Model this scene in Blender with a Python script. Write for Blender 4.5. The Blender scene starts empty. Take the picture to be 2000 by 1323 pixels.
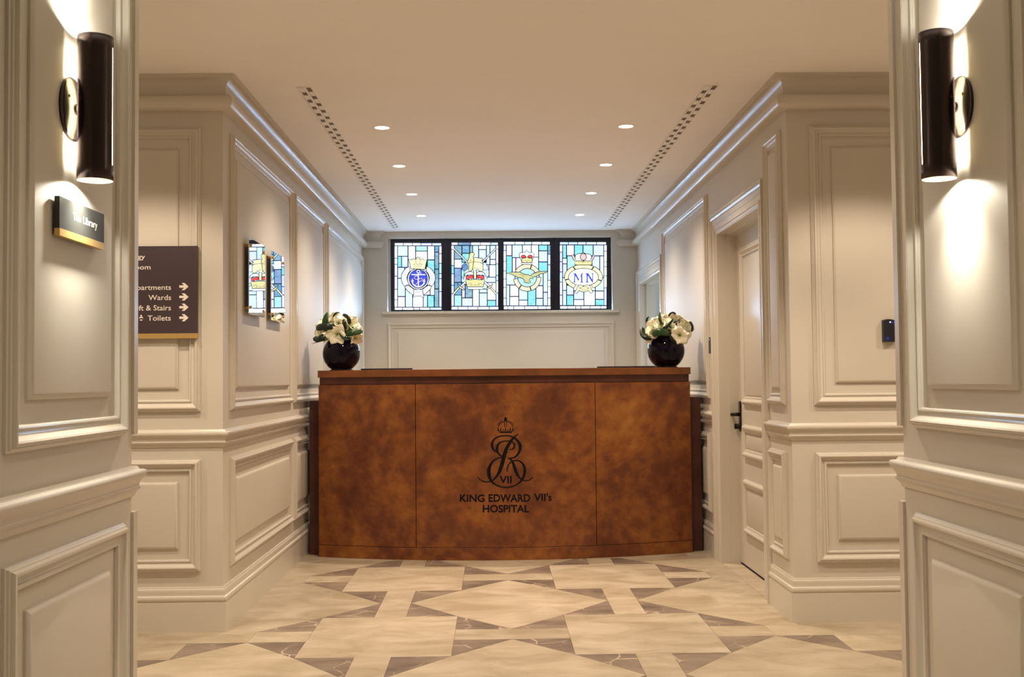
import bpy, bmesh, math, random
from mathutils import Vector, Matrix
random.seed(7)
SC = bpy.context.scene
COL = SC.collection

# ------------------------------------------------------------------ camera
F_PX = 2145.53
CR = Vector((0.99982229, -0.01635442, -0.00937693))
CU = Vector((0.00877218, -0.03666523, 0.9992891))
CF = Vector((0.0166866, 0.99919377, 0.03651525))
CAM = Vector((0.0, 0.0, 1.12))
cd = bpy.data.cameras.new('camera'); cam = bpy.data.objects.new('camera', cd); COL.objects.link(cam)
cam.matrix_world = Matrix(((CR.x, CU.x, -CF.x, CAM.x), (CR.y, CU.y, -CF.y, CAM.y), (CR.z, CU.z, -CF.z, CAM.z), (0, 0, 0, 1)))
cd.sensor_width = 36.0; cd.lens = F_PX * 36.0 / 2000.0; cd.clip_start = 0.05; cd.clip_end = 60
SC.camera = cam

# ------------------------------------------------------------------ world, exposure, light levels
w = bpy.data.worlds.new('world'); SC.world = w; w.use_nodes = True
w.node_tree.nodes['Background'].inputs[0].default_value = (0.75, 0.85, 1.0, 1)
w.node_tree.nodes['Background'].inputs[1].default_value = 0.6
SC.view_settings.view_transform = 'Standard'; SC.view_settings.look = 'None'
SC.view_settings.gamma = 1.0; SC.view_settings.use_curve_mapping = False
SC.view_settings.exposure = 0.39
SPOT_W = 60.0            # each recessed ceiling lamp
PASS_W = 46.0            # those over the cross passage
SPOT_COL = (1.0, 0.81, 0.62)
SPOT_HALF = 62.0
SCONCE_E = 60.0          # lamp core in the wall lights
SCONCE_W = 13.0          # each end of a wall light, main beam
SCONCE_W2 = 5.0          # and its wide spill
DAY_E = 6.5             # daylight in the window of the side room
GLASS_E = 1.0            # daylight behind the stained glass
SC.cycles.max_bounces = 8; SC.cycles.diffuse_bounces = 5; SC.cycles.glossy_bounces = 4
SC.cycles.transmission_bounces = 4; SC.cycles.sample_clamp_indirect = 4.0
SC.cycles.caustics_reflective = False; SC.cycles.caustics_refractive = False

def at(u, v, Y):                       # pixel of the photograph -> point on the plane y = Y
    d = CF + CR * ((u - 1000) / F_PX) - CU * ((v - 661.5) / F_PX)
    return CAM + d * (Y / d.y)

# added unseen strip light on the window's bottom rail, boosts the stained glass daylight
WIN_W = 12.5
_l = bpy.data.lights.new('window_fill_light', 'AREA'); _l.shape = 'RECTANGLE'; _l.size = 2.05; _l.size_y = .022; _l.energy = WIN_W; _l.color = (.34, .63, 1.0)
_o = bpy.data.objects.new('window_fill_light', _l); COL.objects.link(_o); _o.location = (.065, 10.372, 1.780); _o.rotation_euler = (math.radians(-90), 0, 0)

# ------------------------------------------------------------------ measured room
XL, YL = -1.2267, 4.994          # left lobby wall / wall facing the camera
XR, YR = 1.3627, 5.026
YB = 10.292                      # back wall
H = 2.5102                       # ceiling
FL, FLY = -0.940, 2.869          # foreground wall left and its end
FR, FRY = 1.085, 2.905
PX0, PX1 = -3.2, 3.4             # ends of the cross passage
Y0 = -1.5

# ------------------------------------------------------------------ materials
def new_mat(name):
    m = bpy.data.materials.new(name); m.use_nodes = True
    return m, m.node_tree.nodes, m.node_tree.links, m.node_tree.nodes['Principled BSDF']
def plain(name, col, rough=.5, metal=0.0, bump=0.0, bscale=60, coat=0.0, var=0.0, spec=None, vscale=3):
    m, n, l, b = new_mat(name)
    b.inputs['Base Color'].default_value = (*col, 1); b.inputs['Roughness'].default_value = rough
    b.inputs['Metallic'].default_value = metal; b.inputs['Coat Weight'].default_value = coat
    if spec is not None: b.inputs['Specular IOR Level'].default_value = spec
    tc = n.new('ShaderNodeTexCoord')
    if bump:
        t = n.new('ShaderNodeTexNoise'); t.inputs['Scale'].default_value = bscale; t.inputs['Detail'].default_value = 3
        l.new(tc.outputs['Object'], t.inputs['Vector'])
        bp = n.new('ShaderNodeBump'); bp.inputs['Strength'].default_value = bump; bp.inputs['Distance'].default_value = .002
        l.new(t.outputs['Fac'], bp.inputs['Height']); l.new(bp.outputs['Normal'], b.inputs['Normal'])
    if var:
        t2 = n.new('ShaderNodeTexNoise'); t2.inputs['Scale'].default_value = vscale; t2.inputs['Detail'].default_value = 2
        l.new(tc.outputs['Object'], t2.inputs['Vector'])
        r = n.new('ShaderNodeValToRGB'); r.color_ramp.elements[0].position = .3; r.color_ramp.elements[1].position = .7
        r.color_ramp.elements[0].color = (*[c * (1 - var) for c in col], 1); r.color_ramp.elements[1].color = (*[min(1, c * (1 + var)) for c in col], 1)
        l.new(t2.outputs['Fac'], r.inputs['Fac']); l.new(r.outputs['Color'], b.inputs['Base Color'])
    return m
def emit(name, col, s):
    m = bpy.data.materials.new(name); m.use_nodes = True; n = m.node_tree.nodes; l = m.node_tree.links
    n.clear(); o = n.new('ShaderNodeOutputMaterial'); e = n.new('ShaderNodeEmission')
    e.inputs[0].default_value = (*col, 1); e.inputs[1].default_value = s; l.new(e.outputs[0], o.inputs[0]); return m

PAINT = plain('wall_paint', (.60, .56, .49), .55, bump=.12, bscale=14, var=.015)
TRIMP = plain('trim_paint', (.62, .58, .51), .27)
CEILM = plain('ceiling_paint', (.92, .90, .88), .8, var=.01)
DOORP = plain('door_paint', (.60, .56, .49), .36)

def marble(name, c0, c1, veins, vcol, rough):
    m, n, l, b = new_mat(name)
    tc = n.new('ShaderNodeTexCoord'); oi = n.new('ShaderNodeObjectInfo')
    add = n.new('ShaderNodeVectorMath'); add.operation = 'ADD'
    cmb = n.new('ShaderNodeCombineXYZ'); mul = n.new('ShaderNodeMath'); mul.operation = 'MULTIPLY'; mul.inputs[1].default_value = 37
    l.new(oi.outputs['Random'], mul.inputs[0]); l.new(mul.outputs[0], cmb.inputs[2])
    l.new(tc.outputs['Object'], add.inputs[0]); l.new(cmb.outputs[0], add.inputs[1])
    mp = n.new('ShaderNodeMapping'); mp.inputs['Scale'].default_value = (1, 1.7, 1); l.new(add.outputs[0], mp.inputs['Vector'])
    t = n.new('ShaderNodeTexNoise'); t.inputs['Scale'].default_value = 3.2; t.inputs['Detail'].default_value = 7; t.inputs['Roughness'].default_value = .62
    t.inputs['Distortion'].default_value = .6
    l.new(mp.outputs[0], t.inputs['Vector'])
    r = n.new('ShaderNodeValToRGB'); r.color_ramp.elements[0].position = .34; r.color_ramp.elements[1].position = .66
    r.color_ramp.elements[0].color = (*c0, 1); r.color_ramp.elements[1].color = (*c1, 1)
    l.new(t.outputs['Fac'], r.inputs['Fac'])
    # piece to piece brightness
    hs = n.new('ShaderNodeHueSaturation'); mr = n.new('ShaderNodeMapRange')
    mr.inputs['To Min'].default_value = .93; mr.inputs['To Max'].default_value = 1.07
    l.new(oi.outputs['Random'], mr.inputs['Value']); l.new(mr.outputs[0], hs.inputs['Value']); l.new(r.outputs['Color'], hs.inputs['Color'])
    last = hs.outputs['Color']
    if veins:
        v = n.new('ShaderNodeTexVoronoi'); v.feature = 'DISTANCE_TO_EDGE'; v.inputs['Scale'].default_value = 5.0
        dn = n.new('ShaderNodeTexNoise'); dn.inputs['Scale'].default_value = 4; l.new(add.outputs[0], dn.inputs['Vector'])
        va = n.new('ShaderNodeVectorMath'); va.operation = 'SCALE'; va.inputs['Scale'].default_value = .16; l.new(dn.outputs['Color'], va.inputs[0])
        vb = n.new('ShaderNodeVectorMath'); vb.operation = 'ADD'; l.new(add.outputs[0], vb.inputs[0]); l.new(va.outputs[0], vb.inputs[1])
        l.new(vb.outputs[0], v.inputs['Vector'])
        rr = n.new('ShaderNodeValToRGB'); rr.color_ramp.elements[0].position = 0.0; rr.color_ramp.elements[0].color = (1, 1, 1, 1)
        rr.color_ramp.elements[1].position = .022; rr.color_ramp.elements[1].color = (0, 0, 0, 1)
        l.new(v.outputs['Distance'], rr.inputs['Fac'])
        m2 = n.new('ShaderNodeMath'); m2.operation = 'MULTIPLY'; l.new(rr.outputs['Color'], m2.inputs[0])
        n3 = n.new('ShaderNodeTexNoise'); n3.inputs['Scale'].default_value = 6; l.new(add.outputs[0], n3.inputs['Vector'])
        r3 = n.new('ShaderNodeValToRGB'); r3.color_ramp.elements[0].position = .45; r3.color_ramp.elements[1].position = .62
        l.new(n3.outputs['Fac'], r3.inputs['Fac']); l.new(r3.outputs['Color'], m2.inputs[1])
        mx = n.new('ShaderNodeMixRGB'); mx.inputs['Color2'].default_value = (*vcol, 1)
        l.new(m2.outputs[0], mx.inputs['Fac']); l.new(last, mx.inputs['Color1']); last = mx.outputs['Color']
    l.new(last, b.inputs['Base Color']); b.inputs['Roughness'].default_value = rough
    return m
CREAM = marble('cream_marble', (.35, .28, .185), (.545, .465, .355), False, None, .38)
DARKM = marble('dark_marble', (.135, .102, .080), (.30, .235, .18), True, (.66, .54, .40), .36)
GROUT = plain('grout', (.66, .58, .46), .8)

def copper():
    m, n, l, b = new_mat('patinated_copper')
    tc = n.new('ShaderNodeTexCoord')
    t = n.new('ShaderNodeTexNoise'); t.inputs['Scale'].default_value = 2.2; t.inputs['Detail'].default_value = 12; t.inputs['Roughness'].default_value = .70
    t.inputs['Distortion'].default_value = .35
    l.new(tc.outputs['Object'], t.inputs['Vector'])
    t2 = n.new('ShaderNodeTexNoise'); t2.inputs['Scale'].default_value = 14; t2.inputs['Detail'].default_value = 6
    l.new(tc.outputs['Object'], t2.inputs['Vector'])
    mx = n.new('ShaderNodeMath'); mx.operation = 'MULTIPLY_ADD'; mx.inputs[1].default_value = .35; l.new(t2.outputs['Fac'], mx.inputs[0]); l.new(t.outputs['Fac'], mx.inputs[2])
    r = n.new('ShaderNodeValToRGB'); e = r.color_ramp.elements
    e[0].position = .46; e[0].color = (.085, .024, .010, 1); e[1].position = .98; e[1].color = (.50, .215, .042, 1)
    a = e.new(.62); a.color = (.165, .047, .016, 1); a = e.new(.77); a.color = (.31, .108, .023, 1)
    l.new(mx.outputs[0], r.inputs['Fac']); l.new(r.outputs['Color'], b.inputs['Base Color'])
    b.inputs['Metallic'].default_value = .25; b.inputs['Roughness'].default_value = .42
    bp = n.new('ShaderNodeBump'); bp.inputs['Strength'].default_value = .15; bp.inputs['Distance'].default_value = .003
    l.new(t2.outputs['Fac'], bp.inputs['Height']); l.new(bp.outputs['Normal'], b.inputs['Normal'])
    return m
COPPER = copper()
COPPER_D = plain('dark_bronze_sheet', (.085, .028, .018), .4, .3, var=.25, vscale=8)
COPPER_T = plain('copper_edge', (.21, .07, .022), .38, .3, var=.22, vscale=9)
INK = plain('blackened_inlay', (.006, .005, .009), .7, spec=.15)
SEAM = plain('shadow_gap', (.015, .008, .006), .8)
LAMINATE = plain('worktop_laminate', (.05, .035, .03), .4)
BRONZE = plain('dark_bronze', (.058, .044, .044), .24, .9, bump=.05, bscale=200)
BRASS = plain('brushed_brass', (.62, .42, .15), .42, .65)
BRASS_IN = plain('lamp_lining', (.9, .78, .5), .5, .0)
LAMPCORE = emit('lamp_core', (1.0, .92, .78), SCONCE_E)
LAMPDISC = emit('lamp_disc', (1.0, .90, .70), 12.0)
DAY = emit('daylight_pane', (.62, .82, 1.0), DAY_E)
LENS = emit('downlight_lens', (1.0, .90, .74), 9.0)
SIGNM = plain('aubergine_sign_face', (.052, .034, .040), .42)
SIGNW = plain('white_lettering', (.85, .80, .72), .5)
PLAQUE = plain('grey_plaque_face', (.048, .048, .044), .5, spec=.12)
BLACKG = plain('gloss_black_vase', (.003, .002, .009), .05, 0, spec=.2)
BLACKP = plain('black_plastic', (.012, .012, .022), .35)
BLUEP = plain('blue_badge', (.01, .03, .35), .4)
BLACKFR = plain('black_window_frame', (.008, .010, .022), .3)
LEAD = plain('lead_came', (.010, .012, .020), .5)
CHROME = plain('black_nickel', (.03, .027, .027), .25, .9)
SCREEN = plain('monitor_screen', (.01, .01, .012), .15)
PETAL = plain('cream_petal', (.90, .87, .70), .5, var=.08, vscale=30)
PETAL.node_tree.nodes['Principled BSDF'].inputs['Subsurface Weight'].default_value = .15
PETAL.node_tree.nodes['Principled BSDF'].inputs['Subsurface Radius'].default_value = (.02, .02, .01)
THROAT = plain('green_throat', (.30, .42, .06), .6)
LEAFM = plain('dark_leaf', (.007, .020, .009), .32, var=.3, vscale=25, spec=.35)
LEAFL = plain('fresh_leaf', (.018, .062, .012), .32, var=.35, vscale=25, spec=.4)
GRILLE = plain('slot_void', (.17, .135, .10), .8)
def mirror_mat():
    m, n, l, b = new_mat('reflective_acrylic')
    b.inputs['Base Color'].default_value = (.92, .95, .97, 1); b.inputs['Metallic'].default_value = 1.0; b.inputs['Roughness'].default_value = .015
    return m
MIRROR = mirror_mat()
def glass_lit(mixmax=.30):
    m = bpy.data.materials.new('backlit_glass'); m.use_nodes = True; n = m.node_tree.nodes; l = m.node_tree.links
    n.clear(); o = n.new('ShaderNodeOutputMaterial'); e = n.new('ShaderNodeEmission'); oi = n.new('ShaderNodeObjectInfo')
    tc = n.new('ShaderNodeTexCoord'); mp = n.new('ShaderNodeMapping'); mp.inputs['Rotation'].default_value = (0, .5, 0)
    mp.inputs['Scale'].default_value = (9, 9, 30)
    l.new(tc.outputs['Object'], mp.inputs['Vector'])
    t = n.new('ShaderNodeTexNoise'); t.inputs['Scale'].default_value = 1.6; t.inputs['Detail'].default_value = 4; t.inputs['Distortion'].default_value = 1.2
    l.new(mp.outputs[0], t.inputs['Vector'])
    mr = n.new('ShaderNodeMapRange'); mr.inputs['From Min'].default_value = .3; mr.inputs['From Max'].default_value = .7
    mr.inputs['To Min'].default_value = 0.0; mr.inputs['To Max'].default_value = mixmax
    l.new(t.outputs['Fac'], mr.inputs['Value'])
    mx = n.new('ShaderNodeMixRGB'); mx.inputs['Color2'].default_value = (.95, .97, 1, 1)
    l.new(mr.outputs[0], mx.inputs['Fac']); l.new(oi.outputs['Color'], mx.inputs['Color1'])
    l.new(mx.outputs['Color'], e.inputs[0]); e.inputs[1].default_value = GLASS_E
    l.new(e.outputs[0], o.inputs[0]); return m
GLASS = glass_lit()
PAINTED = glass_lit(.10); PAINTED.name = 'painted_glass'

# ------------------------------------------------------------------ helpers
def obj(name, verts, faces, mat, parent=None, smooth=False, fix=True):
    me = bpy.data.meshes.new(name); me.from_pydata([tuple(v) for v in verts], [], faces)
    if fix:
        bm = bmesh.new(); bm.from_mesh(me); bmesh.ops.recalc_face_normals(bm, faces=bm.faces); bm.to_mesh(me); bm.free()
    me.materials.append(mat)
    if smooth: me.polygons.foreach_set('use_smooth', [True] * len(me.polygons))
    o = bpy.data.objects.new(name, me); COL.objects.link(o)
    if parent is not None:
        o.parent = parent
        o.matrix_parent_inverse = Matrix.Translation(-parent.location) if parent.type == 'EMPTY' and parent.parent is None else Matrix.Identity(4)
    return o
def empty(name, loc):
    o = bpy.data.objects.new(name, None); o.empty_display_size = .1; o.location = loc; COL.objects.link(o); return o
def tag(o, label, cat, group=None):
    o['label'] = label; o['category'] = cat
    if group: o['group'] = group
    return o
def struct(o): o['kind'] = 'structure'; return o
class MB:
    def __init__(s): s.v = []; s.f = []
    def add(s, v, f):
        k = len(s.v); s.v += [Vector(p) for p in v]; s.f += [tuple(i + k for i in q) for q in f]; return s
    def box(s, a, b):
        x0, y0, z0 = a; x1, y1, z1 = b
        return s.add([(x0, y0, z0), (x1, y0, z0), (x1, y1, z0), (x0, y1, z0), (x0, y0, z1), (x1, y0, z1), (x1, y1, z1), (x0, y1, z1)],
                     [(0, 3, 2, 1), (4, 5, 6, 7), (0, 1, 5, 4), (1, 2, 6, 5), (2, 3, 7, 6), (3, 0, 4, 7)])
    def tube(s, p, q, r, n=16, r2=None, caps=True):
        p, q = Vector(p), Vector(q); d = (q - p).normalized(); a = d.orthogonal().normalized(); b = d.cross(a); r2 = r if r2 is None else r2
        vs = [p + (a * math.cos(t) + b * math.sin(t)) * r for t in [2 * math.pi * i / n for i in range(n)]]
        vs += [q + (a * math.cos(t) + b * math.sin(t)) * r2 for t in [2 * math.pi * i / n for i in range(n)]]
        fs = [(i, (i + 1) % n, n + (i + 1) % n, n + i) for i in range(n)]
        if caps: fs += [tuple(range(n))[::-1], tuple(range(n, 2 * n))]
        return s.add(vs, fs)
    def lathe(s, c, axis, prof, n=32):            # prof: (along axis, radius)
        c = Vector(c); d = Vector(axis).normalized(); a = d.orthogonal().normalized(); b = d.cross(a); vs = []; fs = []
        for h, r in prof:
            for i in range(n):
                t = 2 * math.pi * i / n; vs.append(c + d * h + (a * math.cos(t) + b * math.sin(t)) * max(r, 1e-5))
        for k in range(len(prof) - 1):
            for i in range(n): fs.append((k * n + i, k * n + (i + 1) % n, (k + 1) * n + (i + 1) % n, (k + 1) * n + i))
        return s.add(vs, fs)
    def done(s, name, mat, parent=None, smooth=False, fix=True): return obj(name, s.v, s.f, mat, parent, smooth, fix)
def box(name, a, b, mat, parent=None): return MB().box(a, b).done(name, mat, parent)
def shade_auto(o, ang=40):
    me = o.data; me.polygons.foreach_set('use_smooth', [True] * len(me.polygons))
    me.set_sharp_from_angle(angle=math.radians(ang))

def sweep(name, path, side, prof, mat, parent=None, caps=True):
    """profile (projection from wall, z) swept along a wall path in plan; side +1 room on the right, -1 on the left"""
    P = [Vector((p[0], p[1])) for p in path]; n = len(P); offs = []
    def nrm(a, b):
        d = (b - a).normalized(); return Vector((d.y, -d.x)) * side
    for i in range(n):
        if i == 0: m = nrm(P[0], P[1])
        elif i == n - 1: m = nrm(P[-2], P[-1])
        else:
            a, b = nrm(P[i - 1], P[i]), nrm(P[i], P[i + 1]); m = (a + b) / (1 + a.dot(b))
        offs.append(m)
    K = len(prof); vs = []; fs = []
    for i in range(n):
        for pr, z in prof:
            q = P[i] + offs[i] * pr; vs.append((q.x, q.y, z))
    for i in range(n - 1):
        for k in range(K - 1): fs.append((i * K + k, i * K + k + 1, (i + 1) * K + k + 1, (i + 1) * K + k))
    if caps: fs += [tuple(range(K)), tuple(range((n - 1) * K, n * K))[::-1]]
    o = obj(name, vs, fs, mat, parent, fix=False)
    bm = bmesh.new(); bm.from_mesh(o.data); bmesh.ops.recalc_face_normals(bm, faces=bm.faces)
    bm.to_mesh(o.data); bm.free(); shade_auto(o, 35); return o

def frame(name, O, u, nrm, rect, prof, mat, parent=None, cap=False):
    """moulding loop round a rectangle on a wall plane. O origin, u horizontal axis, nrm outward. prof: (inset, height)"""
    O, u, nrm = Vector(O), Vector(u), Vector(nrm); z = Vector((0, 0, 1)); u0, u1, z0, z1 = rect; vs = []; fs = []
    for ins, h in prof:
        for a, b in ((u0 + ins, z0 + ins), (u1 - ins, z0 + ins), (u1 - ins, z1 - ins), (u0 + ins, z1 - ins)):
            vs.append(O + u * a + z * b + nrm * h)
    for k in range(len(prof) - 1):
        for i in range(4): fs.append((4 * k + i, 4 * k + (i + 1) % 4, 4 * k + 4 + (i + 1) % 4, 4 * k + 4 + i))
    if cap: k = 4 * (len(prof) - 1); fs.append((k, k + 1, k + 2, k + 3))
    o = obj(name, vs, fs, mat, parent, fix=False)
    bm = bmesh.new(); bm.from_mesh(o.data); bm.normal_update()
    f0 = max(bm.faces, key=lambda f: f.calc_area())
    bmesh.ops.recalc_face_normals(bm, faces=bm.faces); bm.to_mesh(o.data); bm.free()
    # make sure normals look into the room
    tot = sum((p.normal.dot(nrm) * p.area for p in o.data.polygons))
    if tot < 0: o.data.flip_normals()
    shade_auto(o, 30); return o

MOULD = [(0, -.002), (0, .007), (.004, .009), (.005, .013), (.008, .015), (.0095, .0145), (.0105, .018), (.014, .0225), (.018, .0235), (.022, .0215),
         (.025, .0165), (.030, .0115), (.036, .0085), (.041, .0075), (.042, .0105), (.046, .0120), (.050, .0105), (.0515, .0065), (.053, .0055), (.053, -.002)]
FIELD = [(0, -.002), (0, .006), (.002, .0075), (.010, .0125), (.013, .013)]
DADO = [(-.002, .9035), (.010, .9035), (.013, .901), (.015, .8965), (.0165, .8950), (.024, .8945), (.0285, .892), (.0305, .887), (.030, .881), (.0265, .8745),
        (.0205, .868), (.0165, .861), (.0148, .853), (.0150, .8515), (.0175, .850), (.0178, .845), (.0150, .842), (.0115, .8395), (.0095, .835), (.0060, .829), (.0045, .8245), (-.002, .8245)]
BASE = [(-.002, .1985), (.0055, .1985), (.0075, .196), (.0078, .1915), (.0095, .190), (.0115, .1875), (.0128, .182), (.0125, .171), (.0122, .162), (.0125, .1605),
        (.0160, .1595), (.0195, .156), (.0212, .1495), (.0208, .1415), (.0175, .1355), (.0150, .1335), (.0145, .1315), (.0165, .131), (.0181, .1295), (.0181, 0.0), (-.002, 0.0)]
CORN = [(-.002, 2.352), (.018, 2.3525), (.034, 2.356), (.047, 2.365), (.0545, 2.378), (.0555, 2.392), (.0525, 2.404), (.0445, 2.4145), (.034, 2.4205), (.018, 2.4215),
        (.0165, 2.423), (.0165, 2.444), (.0185, 2.461), (.0245, 2.475), (.034, 2.4855), (.0465, 2.4925), (.055, 2.4945), (.0555, 2.499), (.060, 2.5005), (.0605, 2.506), (.0655, 2.5075), (.0655, H + .002), (-.002, H + .002)]

# ------------------------------------------------------------------ shell
def wall(name, boxes, mat=PAINT):
    m = MB()
    for a, b in boxes: m.box(a, b)
    return struct(m.done(name, mat))
T = .14
HT = H + .06
WL = wall('wall_left', [((XL - T, YL + T, 0), (XL, YB + .3, HT))])
WLR = wall('wall_left_return', [((PX0, YL, 0), (XL, YL + T, HT))])
D1 = (5.55, 6.62, 1.985); D2 = (8.88, 10.15, 1.985)
WR = wall('wall_right', [((XR, YR + T, 0), (XR + T, D1[0], HT)), ((XR, D1[0], D1[2]), (XR + T, D1[1], HT)), ((XR, D1[1], 0), (XR + T, D2[0], HT)),
                         ((XR, D2[0], D2[2]), (XR + T, D2[1], HT)), ((XR, D2[1], 0), (XR + T, YB + .3, HT))])
WRR = wall('wall_right_return', [((XR, YR, 0), (PX1, YR + T, HT))])
WX0, WX1, WZ0, WZ1 = -.992, 1.121, 1.757, 2.452
WB = wall('wall_back', [((XL - T, YB, 0), (XR + T, YB + .3, WZ0)), ((XL - T, YB, WZ1), (XR + T, YB + .3, HT)),
                        ((XL - T, YB, WZ0), (WX0, YB + .3, WZ1)), ((WX1, YB, WZ0), (XR + T, YB + .3, WZ1))])
WFL = wall('wall_foreground_left', [((FL - T, Y0, 0), (FL, FLY, HT)), ((PX0, FLY - T, 0), (FL - T, FLY, HT))])
WFR = wall('wall_foreground_right', [((FR, Y0, 0), (FR + T, FRY, HT)), ((FR + T, FRY - T, 0), (PX1, FRY, HT))])
wall('wall_passage_left', [((PX0 - T, FLY - T, 0), (PX0, YL + T, HT))])
wall('wall_passage_right', [((PX1, FRY - T, 0), (PX1 + T, YR + T, HT))])
wall('wall_rear', [((FL - T, Y0 - T, 0), (FR + T, Y0, HT))])
struct(box('ceiling', (PX0 - T, Y0 - T, H), (PX1 + T, YB + .3, H + .12), CEILM))
floor = struct(box('floor', (PX0 - T, Y0 - T, -.12), (PX1 + T, YB + .3, -.004), GROUT))

# ------------------------------------------------------------------ wall panelling
ZU = (.985, 2.279); ZD = (.268, .768)
def panel_pair(parent, O, u, n, a, b, upper=True, lower=True):
    for ok, (z0, z1) in ((upper, ZU), (lower, ZD)):
        if not ok: continue
        frame('panel_moulding', O, u, n, (a, b, z0, z1), MOULD, TRIMP, parent)
        if b - a > .35: frame('raised_panel', O, u, n, (a + .101, b - .101, z0 + .101, z1 - .101), FIELD, PAINT, parent, cap=True)
X_, Y_ = (1, 0, 0), (0, 1, 0)
for a, b in ((5.117, 6.662), (6.730, 7.957), (8.045, 10.262)): panel_pair(WL, (XL, 0, 0), Y_, X_, a, b)
for a, b in ((-2.05, -1.325), (-3.05, -2.15)): panel_pair(WLR, (0, YL, 0), X_, (0, -1, 0), a, b)
panel_pair(WR, (XR, 0, 0), Y_, (-1, 0, 0), 5.112, 5.405)
for z0, z1 in (ZU, ZD): frame('raised_panel', (XR, 0, 0), Y_, (-1, 0, 0), (5.18, 5.337, z0 + .075, z1 - .075), FIELD, PAINT, WR, cap=True)
panel_pair(WR, (XR, 0, 0), Y_, (-1, 0, 0), 6.902, 8.698)
for a, b in ((1.467, 2.30), (2.40, 3.25)): panel_pair(WRR, (0, YR, 0), X_, (0, -1, 0), a, b)
for a, b in ((2.118, 2.79), (1.35, 2.045), (.55, 1.27)): panel_pair(WFL, (FL, 0, 0), Y_, X_, a, b)
for a, b in ((2.145, 2.815), (1.35, 2.07), (.55, 1.27)): panel_pair(WFR, (FR, 0, 0), Y_, (-1, 0, 0), a, b)
frame('panel_moulding', (0, YB, 0), X_, (0, -1, 0), (-.997, 1.137, .985, 1.653), MOULD, TRIMP, WB)
frame('raised_panel', (0, YB, 0), X_, (0, -1, 0), (-.899, 1.039, 1.085, 1.567), FIELD, PAINT, WB, cap=True)
# slim corner strips at the ends of the foreground walls
for W_, x0, x1, y in ((WFL, FL - .02, FL + .0075, FLY - .004), (WFR, FR - .0075, FR + .02, FRY - .004)):
    for z0, z1 in ((0, .785), (.985, 2.45)): box('corner_strip', (x0, y, z0), (x1, y + .03, z1), TRIMP, W_)

C1, C1b = 5.43, 6.743            # door_1 casing outer edges
C2, C2b = 8.758, 10.28
LP = [(PX0, YL), (XL, YL), (XL, YB)]
RP = [(PX1, YR), (XR, YR), (XR, C1)]
def rails(nm_prefix, prof, ends=0):
    out = []
    out.append(sweep(nm_prefix[0], LP, 1, prof, TRIMP))
    out.append(sweep(nm_prefix[1], RP, -1, prof, TRIMP))
    out.append(sweep(nm_prefix[2], [(XR, C1b), (XR, C2)], -1, prof, TRIMP))
    out.append(sweep(nm_prefix[3], [(FL, Y0), (FL, FLY), (PX0, FLY)], 1, prof, TRIMP))
    out.append(sweep(nm_prefix[4], [(FR, Y0), (FR, FRY), (PX1, FRY)], -1, prof, TRIMP))
    out.append(sweep(nm_prefix[5], [(XL + .03, YB), (XR - .03, YB)], 1, prof, TRIMP))
    for o in out: struct(o)
rails(['trim_1', 'trim_2', 'trim_3', 'trim_4', 'trim_5', 'trim_6'], DADO)
rails(['baseboard_left', 'baseboard_right', 'baseboard_right_far', 'baseboard_foreground_left', 'baseboard_foreground_right', 'baseboard_back'], BASE)
struct(sweep('trim_7', [(PX0, YL), (XL, YL), (XL, YB), (-1.078, YB), (-1.078, YB + .05)], 1, CORN, TRIMP))
struct(sweep('trim_8', [(PX1, YR), (XR, YR), (XR, YB), (1.222, YB), (1.222, YB + .05)], -1, CORN, TRIMP))

# ------------------------------------------------------------------ doors in the right wall
CASE = [(0, -.002), (0, .026), (.010, .027), (.012, .022), (.018, .021), (.020, .024), (.030, .020), (.034, .014), (.040, .0125), (.062, .0125), (.064, .010), (.088, .010), (.0895, .013), (.100, .015), (.104, .010), (.106, .009), (.114, .009), (.120, .005), (.120, -.002)]
def casing(name, a, b, ztop, parent=None):
    """three sided architrave on the right wall: a..b outer edges"""
    vs = []; fs = []; K = len(CASE)
    for ins, h in CASE:
        for y, z in ((a + ins, 0), (a + ins, ztop - ins), (b - ins, ztop - ins), (b - ins, 0)): vs.append((XR - h, y, z))
    for k in range(K - 1):
        for i in range(3): fs.append((4 * k + i, 4 * k + i + 1, 4 * k + 5 + i, 4 * k + 4 + i))
    o = obj(name, vs, fs, TRIMP, parent)
    if sum(p.normal.x * p.area for p in o.data.polygons) > 0: o.data.flip_normals()
    shade_auto(o, 30); return o
XD = 1.475                       # face of the door leaf
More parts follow.
